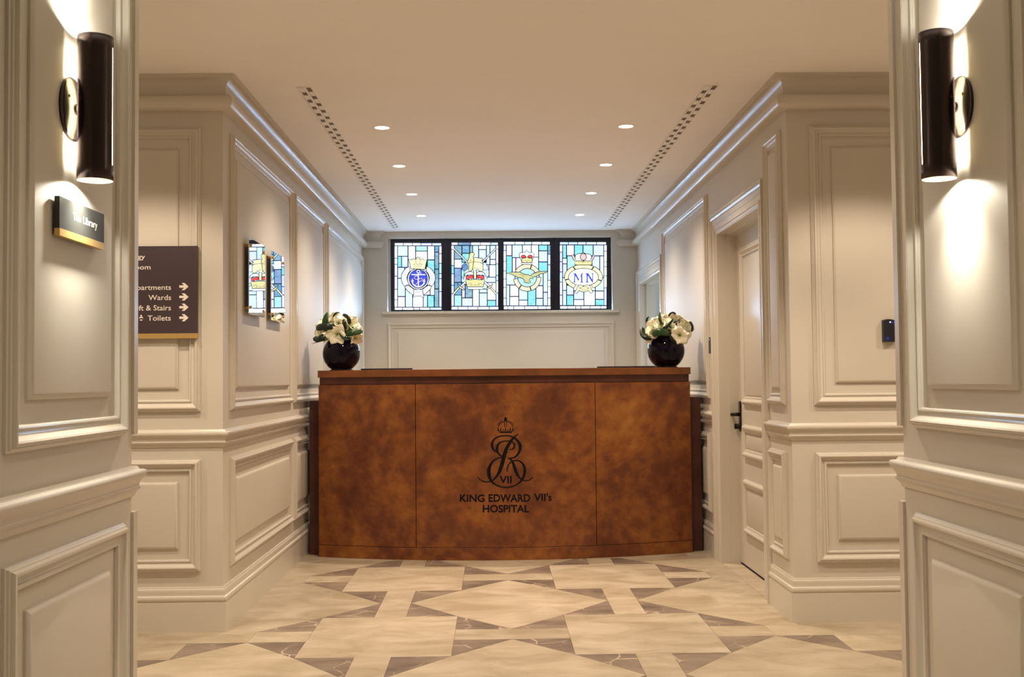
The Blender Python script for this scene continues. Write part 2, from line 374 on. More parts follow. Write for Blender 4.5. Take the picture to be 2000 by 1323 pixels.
def door(name, D, ca, cb, panels, parent_label):
    root = struct(empty(name, (XD, (D[0] + D[1]) / 2, 0)))
    casing('door_casing', ca, cb, 2.105, root)
    j = MB(); y0, y1, zt = D
    for y in (y0, y1): s = 1 if y == y0 else -1; j.box((XR - .004, min(y - .02 * s, y + .003 * s), 0), (XD + .03, max(y - .02 * s, y + .003 * s), zt)); j.box((XR + .055, min(y, y + .012 * s), 0), (XD + .002, max(y, y + .012 * s), zt))
    j.box((XR - .004, y0, zt - .003), (XD + .03, y1, zt + .02)); j.box((XR + .055, y0, zt - .012), (XD + .002, y1, zt))
    j.done('door_jamb', TRIMP, root)
    if not panels: return root, None
    leaf = box('door_leaf', (XD, y0 + .006, .008), (XD + .045, y1 - .006, zt - .004), DOORP, root)
    if panels:
        for (z0, z1) in ((.955, 1.870), (.647, .836), (.201, .516)):
            frame('door_panel_moulding', (XD, 0, 0), Y_, (-1, 0, 0), (y0 + .150, y1 - .145, z0, z1), [(0, -.001), (0, .006), (.005, .012), (.012, .020), (.020, .021), (.028, .013), (.036, .008), (.040, .010), (.044, .008), (.046, -.001)], TRIMP, leaf)
            frame('door_panel', (XD, 0, 0), Y_, (-1, 0, 0), (y0 + .205, y1 - .20, z0 + .055, z1 - .055), [(0, -.001), (0, .003), (.008, .006)], DOORP, leaf, cap=True)
    if panels: box('threshold', (XD - .004, y0, -.004), (XD + .04, y1, .006), INK, root)
    return root, leaf
d1, leaf1 = door('door_1', D1, C1, C1b, True, '')
d2, leaf2 = door('door_2', D2, C2, C2b, False, '')
box('door_backing', (XD + .05, D1[0] - .1, 0), (XD + .09, D1[1] + .1, 2.1), PAINT, d1)
# side room beyond the open doorway, daylit by its own window
RX = 3.3
wall('wall_side_room', [((XR + T, D2[0] - .62, 0), (RX + .1, D2[0] - .5, HT)), ((XR + T, YB + .30, 0), (RX + .1, YB + .42, HT)), ((RX, D2[0] - .5, 0), (RX + .1, YB + .3, .85)), ((RX, D2[0] - .5, 2.15), (RX + .1, YB + .3, HT)),
     ((RX, D2[0] - .5, .85), (RX + .1, D2[0], 2.15)), ((RX, YB - .1, .85), (RX + .1, YB + .3, 2.15))])
struct(box('floor_side_room', (XR + T, D2[0] - .62, -.12), (RX + .1, YB + .42, -.002), CREAM)); struct(box('ceiling_side_room', (PX1 + T - .3, D2[0] - .62, H), (RX + .5, YB + .42, H + .1), CEILM)) if RX > PX1 else None
w2 = struct(empty('window_2', (RX, 9.5, .85))); box('window_pane', (RX + .06, D2[0], .85), (RX + .07, YB - .1, 2.15), DAY, w2)
m = MB()
for yy in (D2[0], (D2[0] + YB - .1) / 2 - .02, YB - .14): m.box((RX + .02, yy, .85), (RX + .055, yy + .04, 2.15))
for zz in (.85, 2.11): m.box((RX + .02, D2[0], zz), (RX + .055, YB - .1, zz + .04))
m.done('window_frame', TRIMP, w2)
# handle on door_1
hy = 6.565
hp = box('handle_plate', (XD - .009, hy - .020, .792), (XD, hy + .020, .972), CHROME, d1)
m = MB(); m.tube((XD - .004, hy, .893), (XD - .052, hy, .893), .011); m.tube((XD - .047, hy - .006, .893), (XD - .047, hy + .118, .890), .0085, 12, .007); m.tube((XD - .052, hy, .893), (XD - .052, hy, .8931), .012)
m.done('door_handle', CHROME, d1, True)
m = MB(); m.tube((XD - .004, hy, .822), (XD - .030, hy, .822), .016, 20); m.box((XD - .040, hy - .004, .806), (XD - .028, hy + .004, .838)); m.done('key_cylinder', CHROME, d1)

# ------------------------------------------------------------------ floor tiles
GAP = .0007
def clip(poly, x0, x1, y0, y1):
    def cut(P, f, ip):
        out = []
        for i in range(len(P)):
            a, b = P[i], P[(i + 1) % len(P)]
            fa, fb = f(a), f(b)
            if fa >= 0: out.append(a)
            if (fa >= 0) != (fb >= 0):
                t = fa / (fa - fb); out.append((a[0] + (b[0] - a[0]) * t, a[1] + (b[1] - a[1]) * t))
        return out
    for f in (lambda p: p[0] - x0, lambda p: x1 - p[0], lambda p: p[1] - y0, lambda p: y1 - p[1]):
        poly = cut(poly, f, None)
        if len(poly) < 3: return None
    A = abs(sum(poly[i][0] * poly[(i + 1) % len(poly)][1] - poly[(i + 1) % len(poly)][0] * poly[i][1] for i in range(len(poly)))) / 2
    return poly if A > 4e-4 else None
def inset(poly, g):
    A = sum(poly[i][0] * poly[(i + 1) % len(poly)][1] - poly[(i + 1) % len(poly)][0] * poly[i][1] for i in range(len(poly)))
    if A < 0: poly = poly[::-1]
    # drop duplicate points
    q = [p for i, p in enumerate(poly) if math.dist(p, poly[i - 1]) > 1e-4]; n = len(q); out = []
    for i in range(n):
        a, b, c = Vector(q[i - 1]), Vector(q[i]), Vector(q[(i + 1) % n])
        n1 = (b - a).normalized(); n1 = Vector((-n1.y, n1.x)); n2 = (c - b).normalized(); n2 = Vector((-n2.y, n2.x))
        d = max(.12, 1 + n1.dot(n2)); m = (n1 + n2) / d
        out.append(b + m * g)
    return out
def tile(poly, mat, name):
    p = inset(poly, GAP); n = len(p)
    vs = [(q.x, q.y, -.006) for q in p] + [(q.x, q.y, 0) for q in p]
    fs = [tuple(range(n, 2 * n))] + [(i, (i + 1) % n, n + (i + 1) % n, n + i) for i in range(n)]
    return obj(name, vs, fs, mat, floor, fix=False)
xc0, px, yc0, py = -.500, 1.137, 4.865, 1.385
rx, ry, vs_, hs_ = .318, .375, .075, .0975
LOBBY = (-1.0685, 1.2055, 4.9625, 6.86)
PASS = (PX0, PX1, FLY, 4.7675)
CORR = (FL, FR, 1.35, FLY)
def put(poly, mat, name):
    if max(p[1] for p in poly) <= PASS[3] + .2 and min(p[1] for p in poly) < PASS[3]: R = [PASS]
    else: R = [(LOBBY[0], LOBBY[1], FLY, LOBBY[3]), (PX0, LOBBY[0], FLY, PASS[3]), (LOBBY[1], PX1, FLY, PASS[3])]
    if max(p[1] for p in poly) > PASS[3] + .001 and min(p[1] for p in poly) < PASS[3]: R = [(LOBBY[0], LOBBY[1], FLY, LOBBY[3]), (PX0, LOBBY[0], FLY, PASS[3]), (LOBBY[1], PX1, FLY, PASS[3])]
    for R_ in R + [CORR]:
        q = clip(poly, *R_)
        if q: tile(q, mat, name)
for i in range(-3, 4):
    for j in range(-3, 3):
        x, y = xc0 + i * px, yc0 + j * py
        X = lambda a, b: (x + a, y + b)
        put([X(-rx, -ry), X(rx, -ry), X(rx, ry), X(-rx, ry)], CREAM, 'cream_slab')
        put([X(-vs_, ry), X(vs_, ry), X(vs_, py - ry), X(-vs_, py - ry)], CREAM, 'cream_strip')
        put([X(rx, -hs_), X(px - rx, -hs_), X(px - rx, hs_), X(rx, hs_)], CREAM, 'cream_strip')
        hx, hy2 = px / 2, py / 2
        # octagon-like diamond in the cell up and right of this slab
        if not (j >= 0 and i in (-2 + 1, 1)): put([X(vs_, hy2), X(rx, ry), X(hx, hs_), X(px - rx, ry), X(px - vs_, hy2), X(px - rx, py - ry), X(hx, py - hs_), X(rx, py - ry)], CREAM, 'cream_diamond')
        for sx in (-1, 1):
            for sy in (-1, 1):
                put([X(sx * rx, sy * ry), X(sx * vs_, sy * ry), X(sx * vs_, sy * hy2)], DARKM, 'dark_triangle')
                put([X(sx * rx, sy * ry), X(sx * rx, sy * hs_), X(sx * hx, sy * hs_)], DARKM, 'dark_triangle')
def border(x0, x1, y0, y1, step=1.1):
    n = max(1, round((y1 - y0) / step))
    for k in range(n): tile([(x0, y0 + (y1 - y0) * k / n), (x1, y0 + (y1 - y0) * k / n), (x1, y0 + (y1 - y0) * (k + 1) / n), (x0, y0 + (y1 - y0) * (k + 1) / n)], CREAM, 'border_slab')
for j in (0, 1):                       # the border slabs run into the pattern as half diamonds, without a joint
    yc = yc0 + j * py; a, b = yc + hs_, yc + py - hs_
    for sg, xn, xw_ in ((1, xc0, XL), (-1, xc0 + px, XR)):
        xe = xn - sg * px / 2
        q = clip([(xw_, a), (xe, a), (xn - sg * rx, yc + ry), (xn - sg * vs_, yc + py / 2), (xn - sg * rx, yc + py - ry), (xe, b), (xw_, b)], XL, XR, FLY, LOBBY[3])
        if q: tile(q, CREAM, 'border_slab')
        if j: tile([(xw_, yc - hs_), (xe, yc - hs_), (xe, yc + hs_), (xw_, yc + hs_)], CREAM, 'border_slab')
border(XL, LOBBY[0], 6.86, 7.4); border(LOBBY[1], XR, 6.86, 7.4); border(XR, XD + .02, D1[0], D1[1], 2); border(XR, XD + .02, D2[0], D2[1], 2)
border(LOBBY[0], -.0, 6.86, 7.4); border(0, LOBBY[1], 6.86, 7.4)
border(PX0, -2.1, 4.7675, 4.9625); border(-2.1, LOBBY[0], 4.7675, 4.9625); border(LOBBY[1], 2.3, 4.7675, 4.9625); border(2.3, PX1, 4.7675, 4.9625); border(PX0, XL, 4.9625, 5.0); border(XR, PX1, 4.9625, 5.03)
for x0, x1 in ((XL, .07), (.07, XR + .02)): border(x0, x1, 7.4, YB, 1.0)
border(FL, FR, Y0, 1.35, 1.0)

# ------------------------------------------------------------------ window of stained glass
YW = 10.40
win = struct(empty('window_1', (.065, YW, WZ0)))
m = MB(); fy0, fy1 = YW - .012, YW + .05
zb, zt_ = WZ0 - .001, WZ1 + .001
gx = []                                       # glazed bays from the photograph
for u0, u1 in ((770.0, 863.0), (881.0, 974.0), (983.0, 1076.0), (1093.0, 1186.0)):
    gx.append((at(u0, 537, YW).x, at(u1, 537, YW).x))
zg0, zg1 = at(980, 604.5, YW).z, at(980, 473, YW).z
fx0, fx1 = at(763, 537, YW - .012).x, at(1193.5, 537, YW - .012).x
edges = [fx0] + [e for g in gx for e in g] + [fx1]
for k in range(0, len(edges), 2): m.box((edges[k], fy0, zb), (edges[k + 1], fy1, zt_))
for a, b in gx: m.box((a, fy0, zb), (b, fy1, zg0)); m.box((a, fy0, zg1), (b, fy1, zt_))
for k in (2, 4, 6): 
    xm = (edges[k] + edges[k + 1]) / 2; m.box((xm - .012, fy0 - .014, zb), (xm + .012, fy0, zt_))
m.done('window_frame', BLACKFR, win)
m = MB(); m.box((WX0 - .005, YW - .012, zb), (fx0, YW + .05, zt_)); m.box((fx1, YW - .012, zb), (WX1 + .005, YW + .05, zt_))
m.done('frame_packing', TRIMP, win)
m = MB(); m.box((-1.045, YB - .042, 1.731), (1.180, YB + .10, WZ0)); o = m.done('window_sill', TRIMP, win)
bv = o.modifiers.new('b', 'BEVEL'); bv.width = .006; bv.segments = 3
GC = dict(W=(1.6, 1.9, 2.3), L=(.80, .82, 1.6), K=(.90, .80, 1.3), C=(.60, 1.05, 1.8), V=(.92, 1.35, 1.8), T=(.13, .66, .80), U=(.34, .72, .85), D=(.015, .27, .52), B=(.09, .30, .44), E=(.10, .24, .52), M=(.58, .70, 1.6),
          gold=(.74, .70, .32), pale=(.84, .80, .50), grey=(.74, .80, .84), red=(.85, .03, .03), blue=(.008, .035, .62), ring=(.84, .70, .50), white=(.92, .94, 1.0), olive=(.56, .56, .24), orange=(.90, .55, .25), pink=(.70, .52, .52), sky=(.42, .74, .90))
ORG = [(765, 465), (876, 465), (978, 465), (1088, 465)]
SCL = 9.317
PAN = [
 dict(top=(88, 140, [50, 210, 378, 530, 730, 905], 'WWWLC'), bot=(1262, 1312, [50, 200, 398, 510, 695, 912], 'WWKWC'), lef=(48, 105, [142, 368, 475, 695, 935, 1125, 1260], 'WWKKWW'), rig=(858, 912, [142, 285, 460, 645, 740, 975, 1260], 'KKUMMM'),
  ins=[(107, 142, 292, 330, 'C'), (297, 142, 432, 620, 'L'), (437, 142, 646, 237, 'U'), (437, 240, 646, 420, 'W'), (650, 142, 778, 395, 'L'), (782, 142, 855, 252, 'D'), (782, 256, 855, 566, 'B'), (107, 333, 178, 530, 'T'), (181, 333, 292, 530, 'C'),
       (107, 534, 232, 732, 'M'), (107, 736, 245, 1062, 'C'), (107, 1067, 245, 1260, 'K'), (249, 900, 378, 1260, 'C'), (382, 1000, 572, 1260, 'W'), (575, 1040, 648, 1260, 'C'), (652, 1046, 770, 1260, 'T'), (650, 400, 778, 640, 'T'), (700, 644, 778, 1042, 'V'),
       (575, 880, 697, 1038, 'L'), (782, 570, 855, 925, 'B'), (775, 929, 855, 1260, 'B'), (235, 534, 292, 732, 'C'), (249, 736, 340, 896, 'L'), (343, 560, 640, 1000, 'C'), (646, 560, 697, 876, 'W')]),
 dict(top=(78, 130, [50, 172, 405, 578, 770, 905], 'LEWWC'), bot=(1248, 1308, [50, 170, 352, 535, 740, 912], 'WWWWW'), lef=(48, 102, [133, 205, 500, 650, 860, 1015, 1243], 'WKTMML'), rig=(862, 908, [133, 200, 470, 680, 780, 1000, 1243], 'WWCMWM'),
  ins=[(105, 135, 242, 383, 'B'), (246, 135, 382, 275, 'D'), (386, 135, 440, 300, 'B'), (442, 135, 546, 400, 'C'), (550, 135, 686, 205, 'W'), (550, 209, 686, 400, 'M'), (690, 135, 752, 485, 'C'), (757, 135, 858, 388, 'C'), (757, 392, 858, 485, 'V'), (105, 387, 242, 545, 'V'),
       (105, 549, 232, 805, 'E'), (105, 810, 238, 1038, 'D'), (105, 1038, 238, 1243, 'U'), (242, 940, 300, 1087, 'K'), (304, 850, 436, 1087, 'B'), (242, 1091, 436, 1243, 'M'), (440, 900, 557, 1243, 'W'), (561, 930, 704, 998, 'C'), (561, 1002, 704, 1243, 'C'),
       (708, 812, 860, 1131, 'W'), (708, 1135, 860, 1243, 'T'), (740, 489, 860, 708, 'W'), (690, 712, 860, 808, 'C'), (246, 279, 382, 440, 'T'), (236, 443, 700, 805, 'C'), (560, 810, 704, 926, 'C'), (690, 489, 736, 708, 'M'), (242, 809, 300, 936, 'M'), (304, 809, 560, 846, 'V')]),
 dict(top=(68, 120, [48, 255, 432, 565, 745, 897], 'WWVWW'), bot=(1238, 1302, [52, 130, 238, 435, 680, 830, 912], 'WWWWWW'), lef=(48, 100, [125, 230, 425, 600, 745, 900, 1093, 1232], 'MWWWWWW'), rig=(855, 908, [125, 292, 488, 772, 885, 1093, 1232], 'BMMWWW'),
  ins=[(103, 125, 203, 320, 'K'), (208, 125, 393, 355, 'C'), (397, 125, 553, 300, 'V'), (557, 125, 686, 345, 'W'), (690, 125, 852, 230, 'T'), (690, 234, 852, 432, 'M'), (690, 437, 852, 608, 'T'), (103, 324, 208, 640, 'T'), (211, 358, 272, 640, 'K'), (276, 358, 400, 600, 'K'), (560, 348, 687, 610, 'V'),
       (103, 644, 260, 852, 'C'), (103, 856, 162, 1232, 'C'), (166, 856, 327, 1062, 'K'), (166, 1067, 327, 1232, 'W'), (331, 900, 489, 1130, 'C'), (331, 1135, 489, 1232, 'W'), (492, 900, 639, 1232, 'T'), (642, 870, 770, 1095, 'K'), (642, 1100, 770, 1232, 'C'), (774, 612, 855, 985, 'C'), (774, 990, 855, 1232, 'M'), (700, 612, 770, 865, 'C'), (404, 304, 556, 600, 'V'), (264, 604, 696, 896, 'C')]),
 dict(top=(70, 120, [48, 208, 378, 528, 725, 897], 'CCVVW'), bot=(1235, 1292, [52, 195, 342, 435, 605, 795, 905], 'WWWWWW'), lef=(48, 100, [125, 255, 430, 618, 800, 1040, 1228], 'WMMCLL'), rig=(855, 908, [125, 237, 435, 525, 690, 905, 1228], 'WWWWWM'),
  ins=[(103, 125, 172, 365, 'T'), (176, 125, 313, 320, 'K'), (317, 125, 472, 320, 'T'), (476, 125, 657, 320, 'U'), (661, 125, 852, 322, 'M'), (103, 369, 180, 465, 'V'), (103, 469, 180, 718, 'M'), (184, 324, 330, 620, 'U'), (640, 326, 778, 600, 'M'), (782, 326, 852, 718, 'V'), (103, 722, 172, 952, 'V'), (103, 956, 172, 1228, 'C'),
       (176, 860, 302, 1036, 'M'), (176, 1040, 302, 1228, 'T'), (306, 960, 487, 1120, 'M'), (306, 1124, 487, 1228, 'W'), (491, 960, 694, 1228, 'V'), (698, 722, 856, 962, 'C'), (698, 966, 856, 1115, 'K'), (698, 1119, 860, 1228, 'T'), (184, 624, 300, 856, 'V'), (334, 324, 636, 620, 'W'), (304, 624, 694, 956, 'W')])]
def ell(cx, cy, a, b, t0=0, t1=360, n=40):
    return [(cx + a * math.cos(math.radians(t0 + (t1 - t0) * i / n)), cy - b * math.sin(math.radians(t0 + (t1 - t0) * i / n))) for i in range(n + (0 if abs(t1 - t0) == 360 else 1))]
def ringseg(cx, cy, ao, bo, ai, bi, t0, t1, n=20): return ell(cx, cy, ao, bo, t0, t1, n) + ell(cx, cy, ai, bi, t1, t0, n)
def smooth_path(P, n=8):
    if len(P) < 3: return [tuple(map(float, p)) for p in P]
    out = []; D = len(P[0])
    for i in range(len(P) - 1):
        p0, p1, p2, p3 = P[max(i - 1, 0)], P[i], P[i + 1], P[min(i + 2, len(P) - 1)]
        for k in range(n):
            t = k / n
            out.append(tuple(.5 * (2 * p1[d] + (p2[d] - p0[d]) * t + (2 * p0[d] - 5 * p1[d] + 4 * p2[d] - p3[d]) * t * t + (3 * p1[d] - p0[d] - 3 * p2[d] + p3[d]) * t ** 3) for d in range(D)))
    out.append(tuple(P[-1])); return out
def ribbon(P, width, closed=False):
    """flat strip following P (2d) -> verts2d, faces ; width number or per point third coordinate"""
    n = len(P); V = []; Fs = []
    for i in range(n):
        a = P[(i - 1) % n] if (closed or i > 0) else P[i]; b = P[(i + 1) % n] if (closed or i < n - 1) else P[i]
        d = Vector((b[0] - a[0], b[1] - a[1]))
        d = d.normalized() if d.length > 1e-9 else Vector((1, 0)); nn = Vector((-d.y, d.x)); w_ = (P[i][2] if len(P[i]) > 2 else width) / 2
        V += [(P[i][0] + nn.x * w_, P[i][1] + nn.y * w_), (P[i][0] - nn.x * w_, P[i][1] - nn.y * w_)]
    for i in range(n if closed else n - 1):
        j = (i + 1) % n; Fs.append((2 * i, 2 * i + 1, 2 * j + 1, 2 * j))
    return V, Fs
class Flat:
    """collects flat shapes given in crop pixels of one glass bay; every shape gets real thickness"""
    def __init__(s, org): s.o = org
    def P(s, p, y): return at(s.o[0] + p[0] / SCL, s.o[1] + p[1] / SCL, YW).xz.to_tuple() + (y,)
    def prism(s, name, pts, col, y, parent, th=.002, mat=None):
        q = [s.P(p, 0) for p in pts]; n = len(q)
        vs = [(a, y, b) for a, b, _ in q] + [(a, y + th, b) for a, b, _ in q]
        fs = [tuple(range(n)), tuple(range(n, 2 * n))[::-1]] + [(i, (i + 1) % n, n + (i + 1) % n, n + i) for i in range(n)]
        me = bpy.data.meshes.new(name); me.from_pydata(vs, [], fs)
        bm = bmesh.new(); bm.from_mesh(me); bmesh.ops.triangulate(bm, faces=[f for f in bm.faces if len(f.verts) > 4]); bmesh.ops.recalc_face_normals(bm, faces=bm.faces); bm.to_mesh(me); bm.free()
        me.materials.append(mat or GLASS); o = bpy.data.objects.new(name, me); COL.objects.link(o); o.parent = parent
        if col: o.color = (*GC[col], 1)
        return o
    def strokes(s, name, L, y, parent, th=.002, mat=LEAD, col=None):
        m = MB()
        for pts, w_, closed in L:
            V, Fs = ribbon(pts, w_, closed); q = [s.P(p, 0) for p in V]; n = len(q)
            m.add([(a, y, b) for a, b, _ in q] + [(a, y + th, b) for a, b, _ in q], Fs + [tuple(i + n for i in f) for f in Fs])
        o = m.done(name, mat, parent)
        if col: o.color = (*GC[col], 1)
        return o
bays = []
for k in range(4):
    a, b = gx[k]; f = Flat(ORG[k]); d = PAN[k]
    pan = MB().box((a - .002, YW + .012, zg0 - .002), (b + .002, YW + .018, zg1 + .002)).done('stained_glass_panel', LEAD, win)
    bays.append((pan, f))
    R = []
    y0, y1, xs, cs = d['top']; R += [(xs[i], y0, xs[i + 1], y1, cs[i]) for i in range(len(cs))]
    y0, y1, xs, cs = d['bot']; R += [(xs[i], y0, xs[i + 1], y1, cs[i]) for i in range(len(cs))]
    x0, x1, ys, cs = d['lef']; R += [(x0, ys[i], x1, ys[i + 1], cs[i]) for i in range(len(cs))]
    x0, x1, ys, cs = d['rig']; R += [(x0, ys[i], x1, ys[i + 1], cs[i]) for i in range(len(cs))]
    for x0, y0, x1, y1, c in R + d['ins']:
        g = 7.0
        f.prism('glass_pane', [(x0 + g, y0 + g), (x1 - g, y0 + g), (x1 - g, y1 - g), (x0 + g, y1 - g)], c, YW + .009, pan, .003)
def emblem(k, pieces, lines, wide=12):
    pan, f = bays[k]; L = []
    for i, (nm, pts, c, lev) in enumerate(pieces):
        f.prism(nm, pts, c, YW + .0065 - .0016 * lev, pan, .0015, PAINTED)
        L.append((pts, wide, True, lev))
    for lev in sorted({l[3] for l in L}):
        f.strokes('lead_outline', [(p, w_, c) for p, w_, c, l_ in L if l_ == lev], YW + .0060 - .0016 * lev, pan, .0010)
    if lines: f.strokes('painted_line', [(p, w_, False) for p, w_ in lines], YW - .0035, pan, .0006)
mir = lambda P, c: [(2 * c - x, y) for x, y in P][::-1]
wl = [(330, 520), (260, 545), (215, 600), (180, 660), (170, 740), (190, 820), (235, 885), (330, 845), (290, 790), (275, 720), (300, 650), (335, 600)]
wl2 = [(235, 885), (265, 940), (330, 1000), (400, 1040), (405, 940), (370, 905), (275, 850)]
emblem(0, [('wreath_leaf', wl, 'grey', 0), ('wreath_leaf', mir(wl, 482), 'grey', 0), ('wreath_leaf', wl2, 'grey', 0), ('wreath_leaf', mir(wl2, 482), 'grey', 0),
           ('glass_ring', ell(482, 745, 195, 190), 'white', 1), ('roundel', ell(484, 742, 166, 168), 'blue', 2),
           ('naval_crown', [(305, 385), (325, 450), (350, 560), (600, 572), (625, 470), (645, 385), (590, 402), (560, 375), (530, 398), (515, 362), (482, 345), (445, 362), (428, 398), (395, 370), (370, 398)], 'pale', 2),
           ('wreath_bow', [(400, 945), (480, 930), (560, 945), (575, 1030), (590, 1060), (560, 1092), (540, 1060), (430, 1060), (410, 1092), (385, 1065), (400, 1035)], 'grey', 2)],
       [(ell(480, 430, 42, 58), 6), ([(390, 488), (430, 480)], 8), ([(520, 485), (560, 480)], 8), ([(410, 520), (550, 520)], 5), ([(220, 640), (270, 700)], 3), ([(200, 740), (260, 780)], 3), ([(700, 640), (750, 700)], 3), ([(700, 760), (760, 740)], 3), ([(420, 980), (540, 980)], 4)])
pan, f = bays[0]
f.strokes('anchor', [([(485, 640), (485, 880)], 20, False), (ell(485, 612, 26, 26), 12, True), ([(360, 668), (610, 668)], 18, False), (smooth_path([(375, 775), (385, 830), (430, 875), (485, 890), (540, 875), (585, 830), (592, 775)]), 20, False)], YW - .001, pan, .0012, GLASS, 'white')
f.strokes('anchor_rope', [(smooth_path([(520, 625), (530, 650), (470, 690), (425, 700), (415, 740), (470, 755), (540, 735), (555, 770), (500, 800), (450, 830), (435, 880)]), 9, False)], YW - .0022, pan, .0010, GLASS, 'orange')
f.prism('anchor_fluke', [(375, 735), (355, 800), (405, 790)], 'orange', YW - .0022, pan, .001); f.prism('anchor_fluke', [(597, 735), (562, 790), (612, 800)], 'orange', YW - .0022, pan, .001)
bl = lambda x0, y0, x1, y1, w_: [(x0 - w_ * (y1 - y0) / math.dist((x0, y0), (x1, y1)) / 2, y0 + w_ * (x1 - x0) / math.dist((x0, y0), (x1, y1)) / 2), (x0 + w_ * (y1 - y0) / math.dist((x0, y0), (x1, y1)) / 2, y0 - w_ * (x1 - x0) / math.dist((x0, y0), (x1, y1)) / 2),
                                 (x1 + w_ * (y1 - y0) / math.dist((x0, y0), (x1, y1)) / 2, y1 - w_ * (x1 - x0) / math.dist((x0, y0), (x1, y1)) / 2), (x1 - w_ * (y1 - y0) / math.dist((x0, y0), (x1, y1)) / 2, y1 + w_ * (x1 - x0) / math.dist((x0, y0), (x1, y1)) / 2)]
rl = [(315, 725), (325, 695), (350, 680), (380, 695), (410, 678), (448, 680), (452, 735), (415, 740), (390, 730), (365, 758), (325, 752)]
al = [(290, 700), (300, 655), (340, 620), (400, 610), (452, 628), (452, 676), (410, 672), (350, 672), (318, 690)]
pl = [(345, 690 - 30), (320, 640)]
emblem(1, [('sword_blade', bl(98, 195, 345, 445, 28), 'white', 0), ('sword_blade', bl(860, 195, 615, 440, 28), 'white', 0), ('sword_blade', bl(310, 800, 230, 880, 36), 'white', 0), ('sword_blade', bl(655, 800, 745, 880, 36), 'white', 0),
           ('glass_petal', [(295, 445), (350, 500), (350, 560), (300, 597), (238, 572), (250, 500)], 'E', 0), ('glass_petal', [(235, 590), (290, 605), (285, 660), (275, 760), (235, 700)], 'U', 0), ('glass_petal', [(670, 450), (735, 560), (660, 590), (620, 560), (625, 480)], 'V', 0),
           ('sword_hilt', bl(205, 885, 90, 1020, 34), 'pale', 1), ('sword_hilt', bl(750, 885, 868, 1020, 34), 'pale', 1), ('sword_guard', [(160, 825), (200, 868), (285, 925), (280, 952), (200, 910), (165, 850)], 'pale', 2), ('sword_guard', [(805, 825), (765, 868), (680, 925), (685, 945), (770, 905), (805, 850)], 'pale', 2),
           ('lion_body', [(450, 375), (475, 352), (560, 365), (630, 372), (610, 400), (628, 480), (632, 590), (600, 612), (555, 600), (530, 560), (505, 590), (460, 620), (438, 560)], 'pale', 1),
           ('lion_front', [(385, 285), (410, 262), (460, 270), (472, 300), (450, 340), (462, 400), (440, 560), (410, 608), (365, 600), (372, 500), (343, 430), (372, 360)], 'gold', 2),
           ('crown_arch', al, 'white', 2), ('crown_arch', mir(al, 483), 'white', 2), ('crown_band', [(308, 750), (365, 762), (483, 750), (600, 762), (660, 750), (640, 850), (626, 932), (355, 932), (330, 850)], 'gold', 2), ('crown_base', [(345, 888), (633, 888), (625, 936), (357, 936)], 'white', 3),
           ('crown_cap', rl, 'red', 3), ('crown_cap', mir(rl, 483), 'red', 3), ('crown_cross', [(455, 600), (510, 600), (505, 745), (460, 745)], 'pale', 3)],
       [(ell(483, 640, 255, 205, -35, 215, 40), 7), ([(395, 400), (405, 415)], 12), ([(470, 540), (500, 560)], 8), ([(590, 450), (600, 460)], 12), ([(350, 850), (400, 820), (440, 860)], 6), ([(520, 860), (560, 820), (620, 850)], 6), ([(400, 860), (415, 862)], 12), ([(545, 860), (560, 862)], 12), ([(465, 855), (500, 855)], 8)] +
       [([(483 + s * 195 * math.cos(math.radians(t)), 720 - 120 * math.sin(math.radians(t))), (483 + s * 210 * math.cos(math.radians(t)), 720 - 130 * math.sin(math.radians(t)))], 9) for s in (-1, 1) for t in range(-5, 80, 12)])
emblem(2, [('glass_roundel', ell(482, 722, 172, 168), 'sky', 0)] + [('ring_segment', ringseg(482, 722, 250, 248, 172, 168, a, b), 'ring', 1) for a, b in ((72, 152), (28, 70), (186, 232), (234, 286), (288, 362))] +
          [('crown', [(338, 330), (335, 290), (370, 262), (430, 268), (455, 245), (472, 205), (490, 245), (520, 268), (575, 260), (612, 300), (602, 340), (578, 400), (572, 482), (382, 482), (378, 410)], 'white', 2),
           ('crown_cap', [(370, 345), (385, 315), (430, 312), (458, 335), (452, 362), (415, 368), (380, 362)], 'red', 3), ('crown_cap', [(493, 335), (520, 312), (565, 315), (582, 345), (570, 362), (535, 368), (498, 362)], 'red', 3), ('crown_band', [(385, 372), (475, 350), (570, 372), (572, 450), (385, 450)], 'gold', 3),
           ('eagle', [(108, 642), (200, 622), (350, 622), (430, 660), (470, 668), (500, 664), (540, 690), (600, 640), (700, 608), (845, 608), (835, 628), (720, 658), (640, 702), (585, 715), (592, 745), (540, 732), (520, 765), (548, 815), (500, 822), (425, 805), (425, 765), (400, 735), (300, 715), (210, 668)], 'olive', 2)],
       [([(350, 660), (430, 700)], 5), ([(450, 760), (460, 800)], 4), ([(490, 770), (500, 805)], 4), ([(560, 700), (590, 715)], 6), ([(400, 442), (415, 442)], 12), ([(470, 442), (485, 442)], 12), ([(540, 442), (555, 442)], 12), ([(410, 400), (430, 420), (450, 400), (475, 425), (500, 400), (520, 420), (545, 400)], 5), ([(600, 650), (720, 625)], 4)])
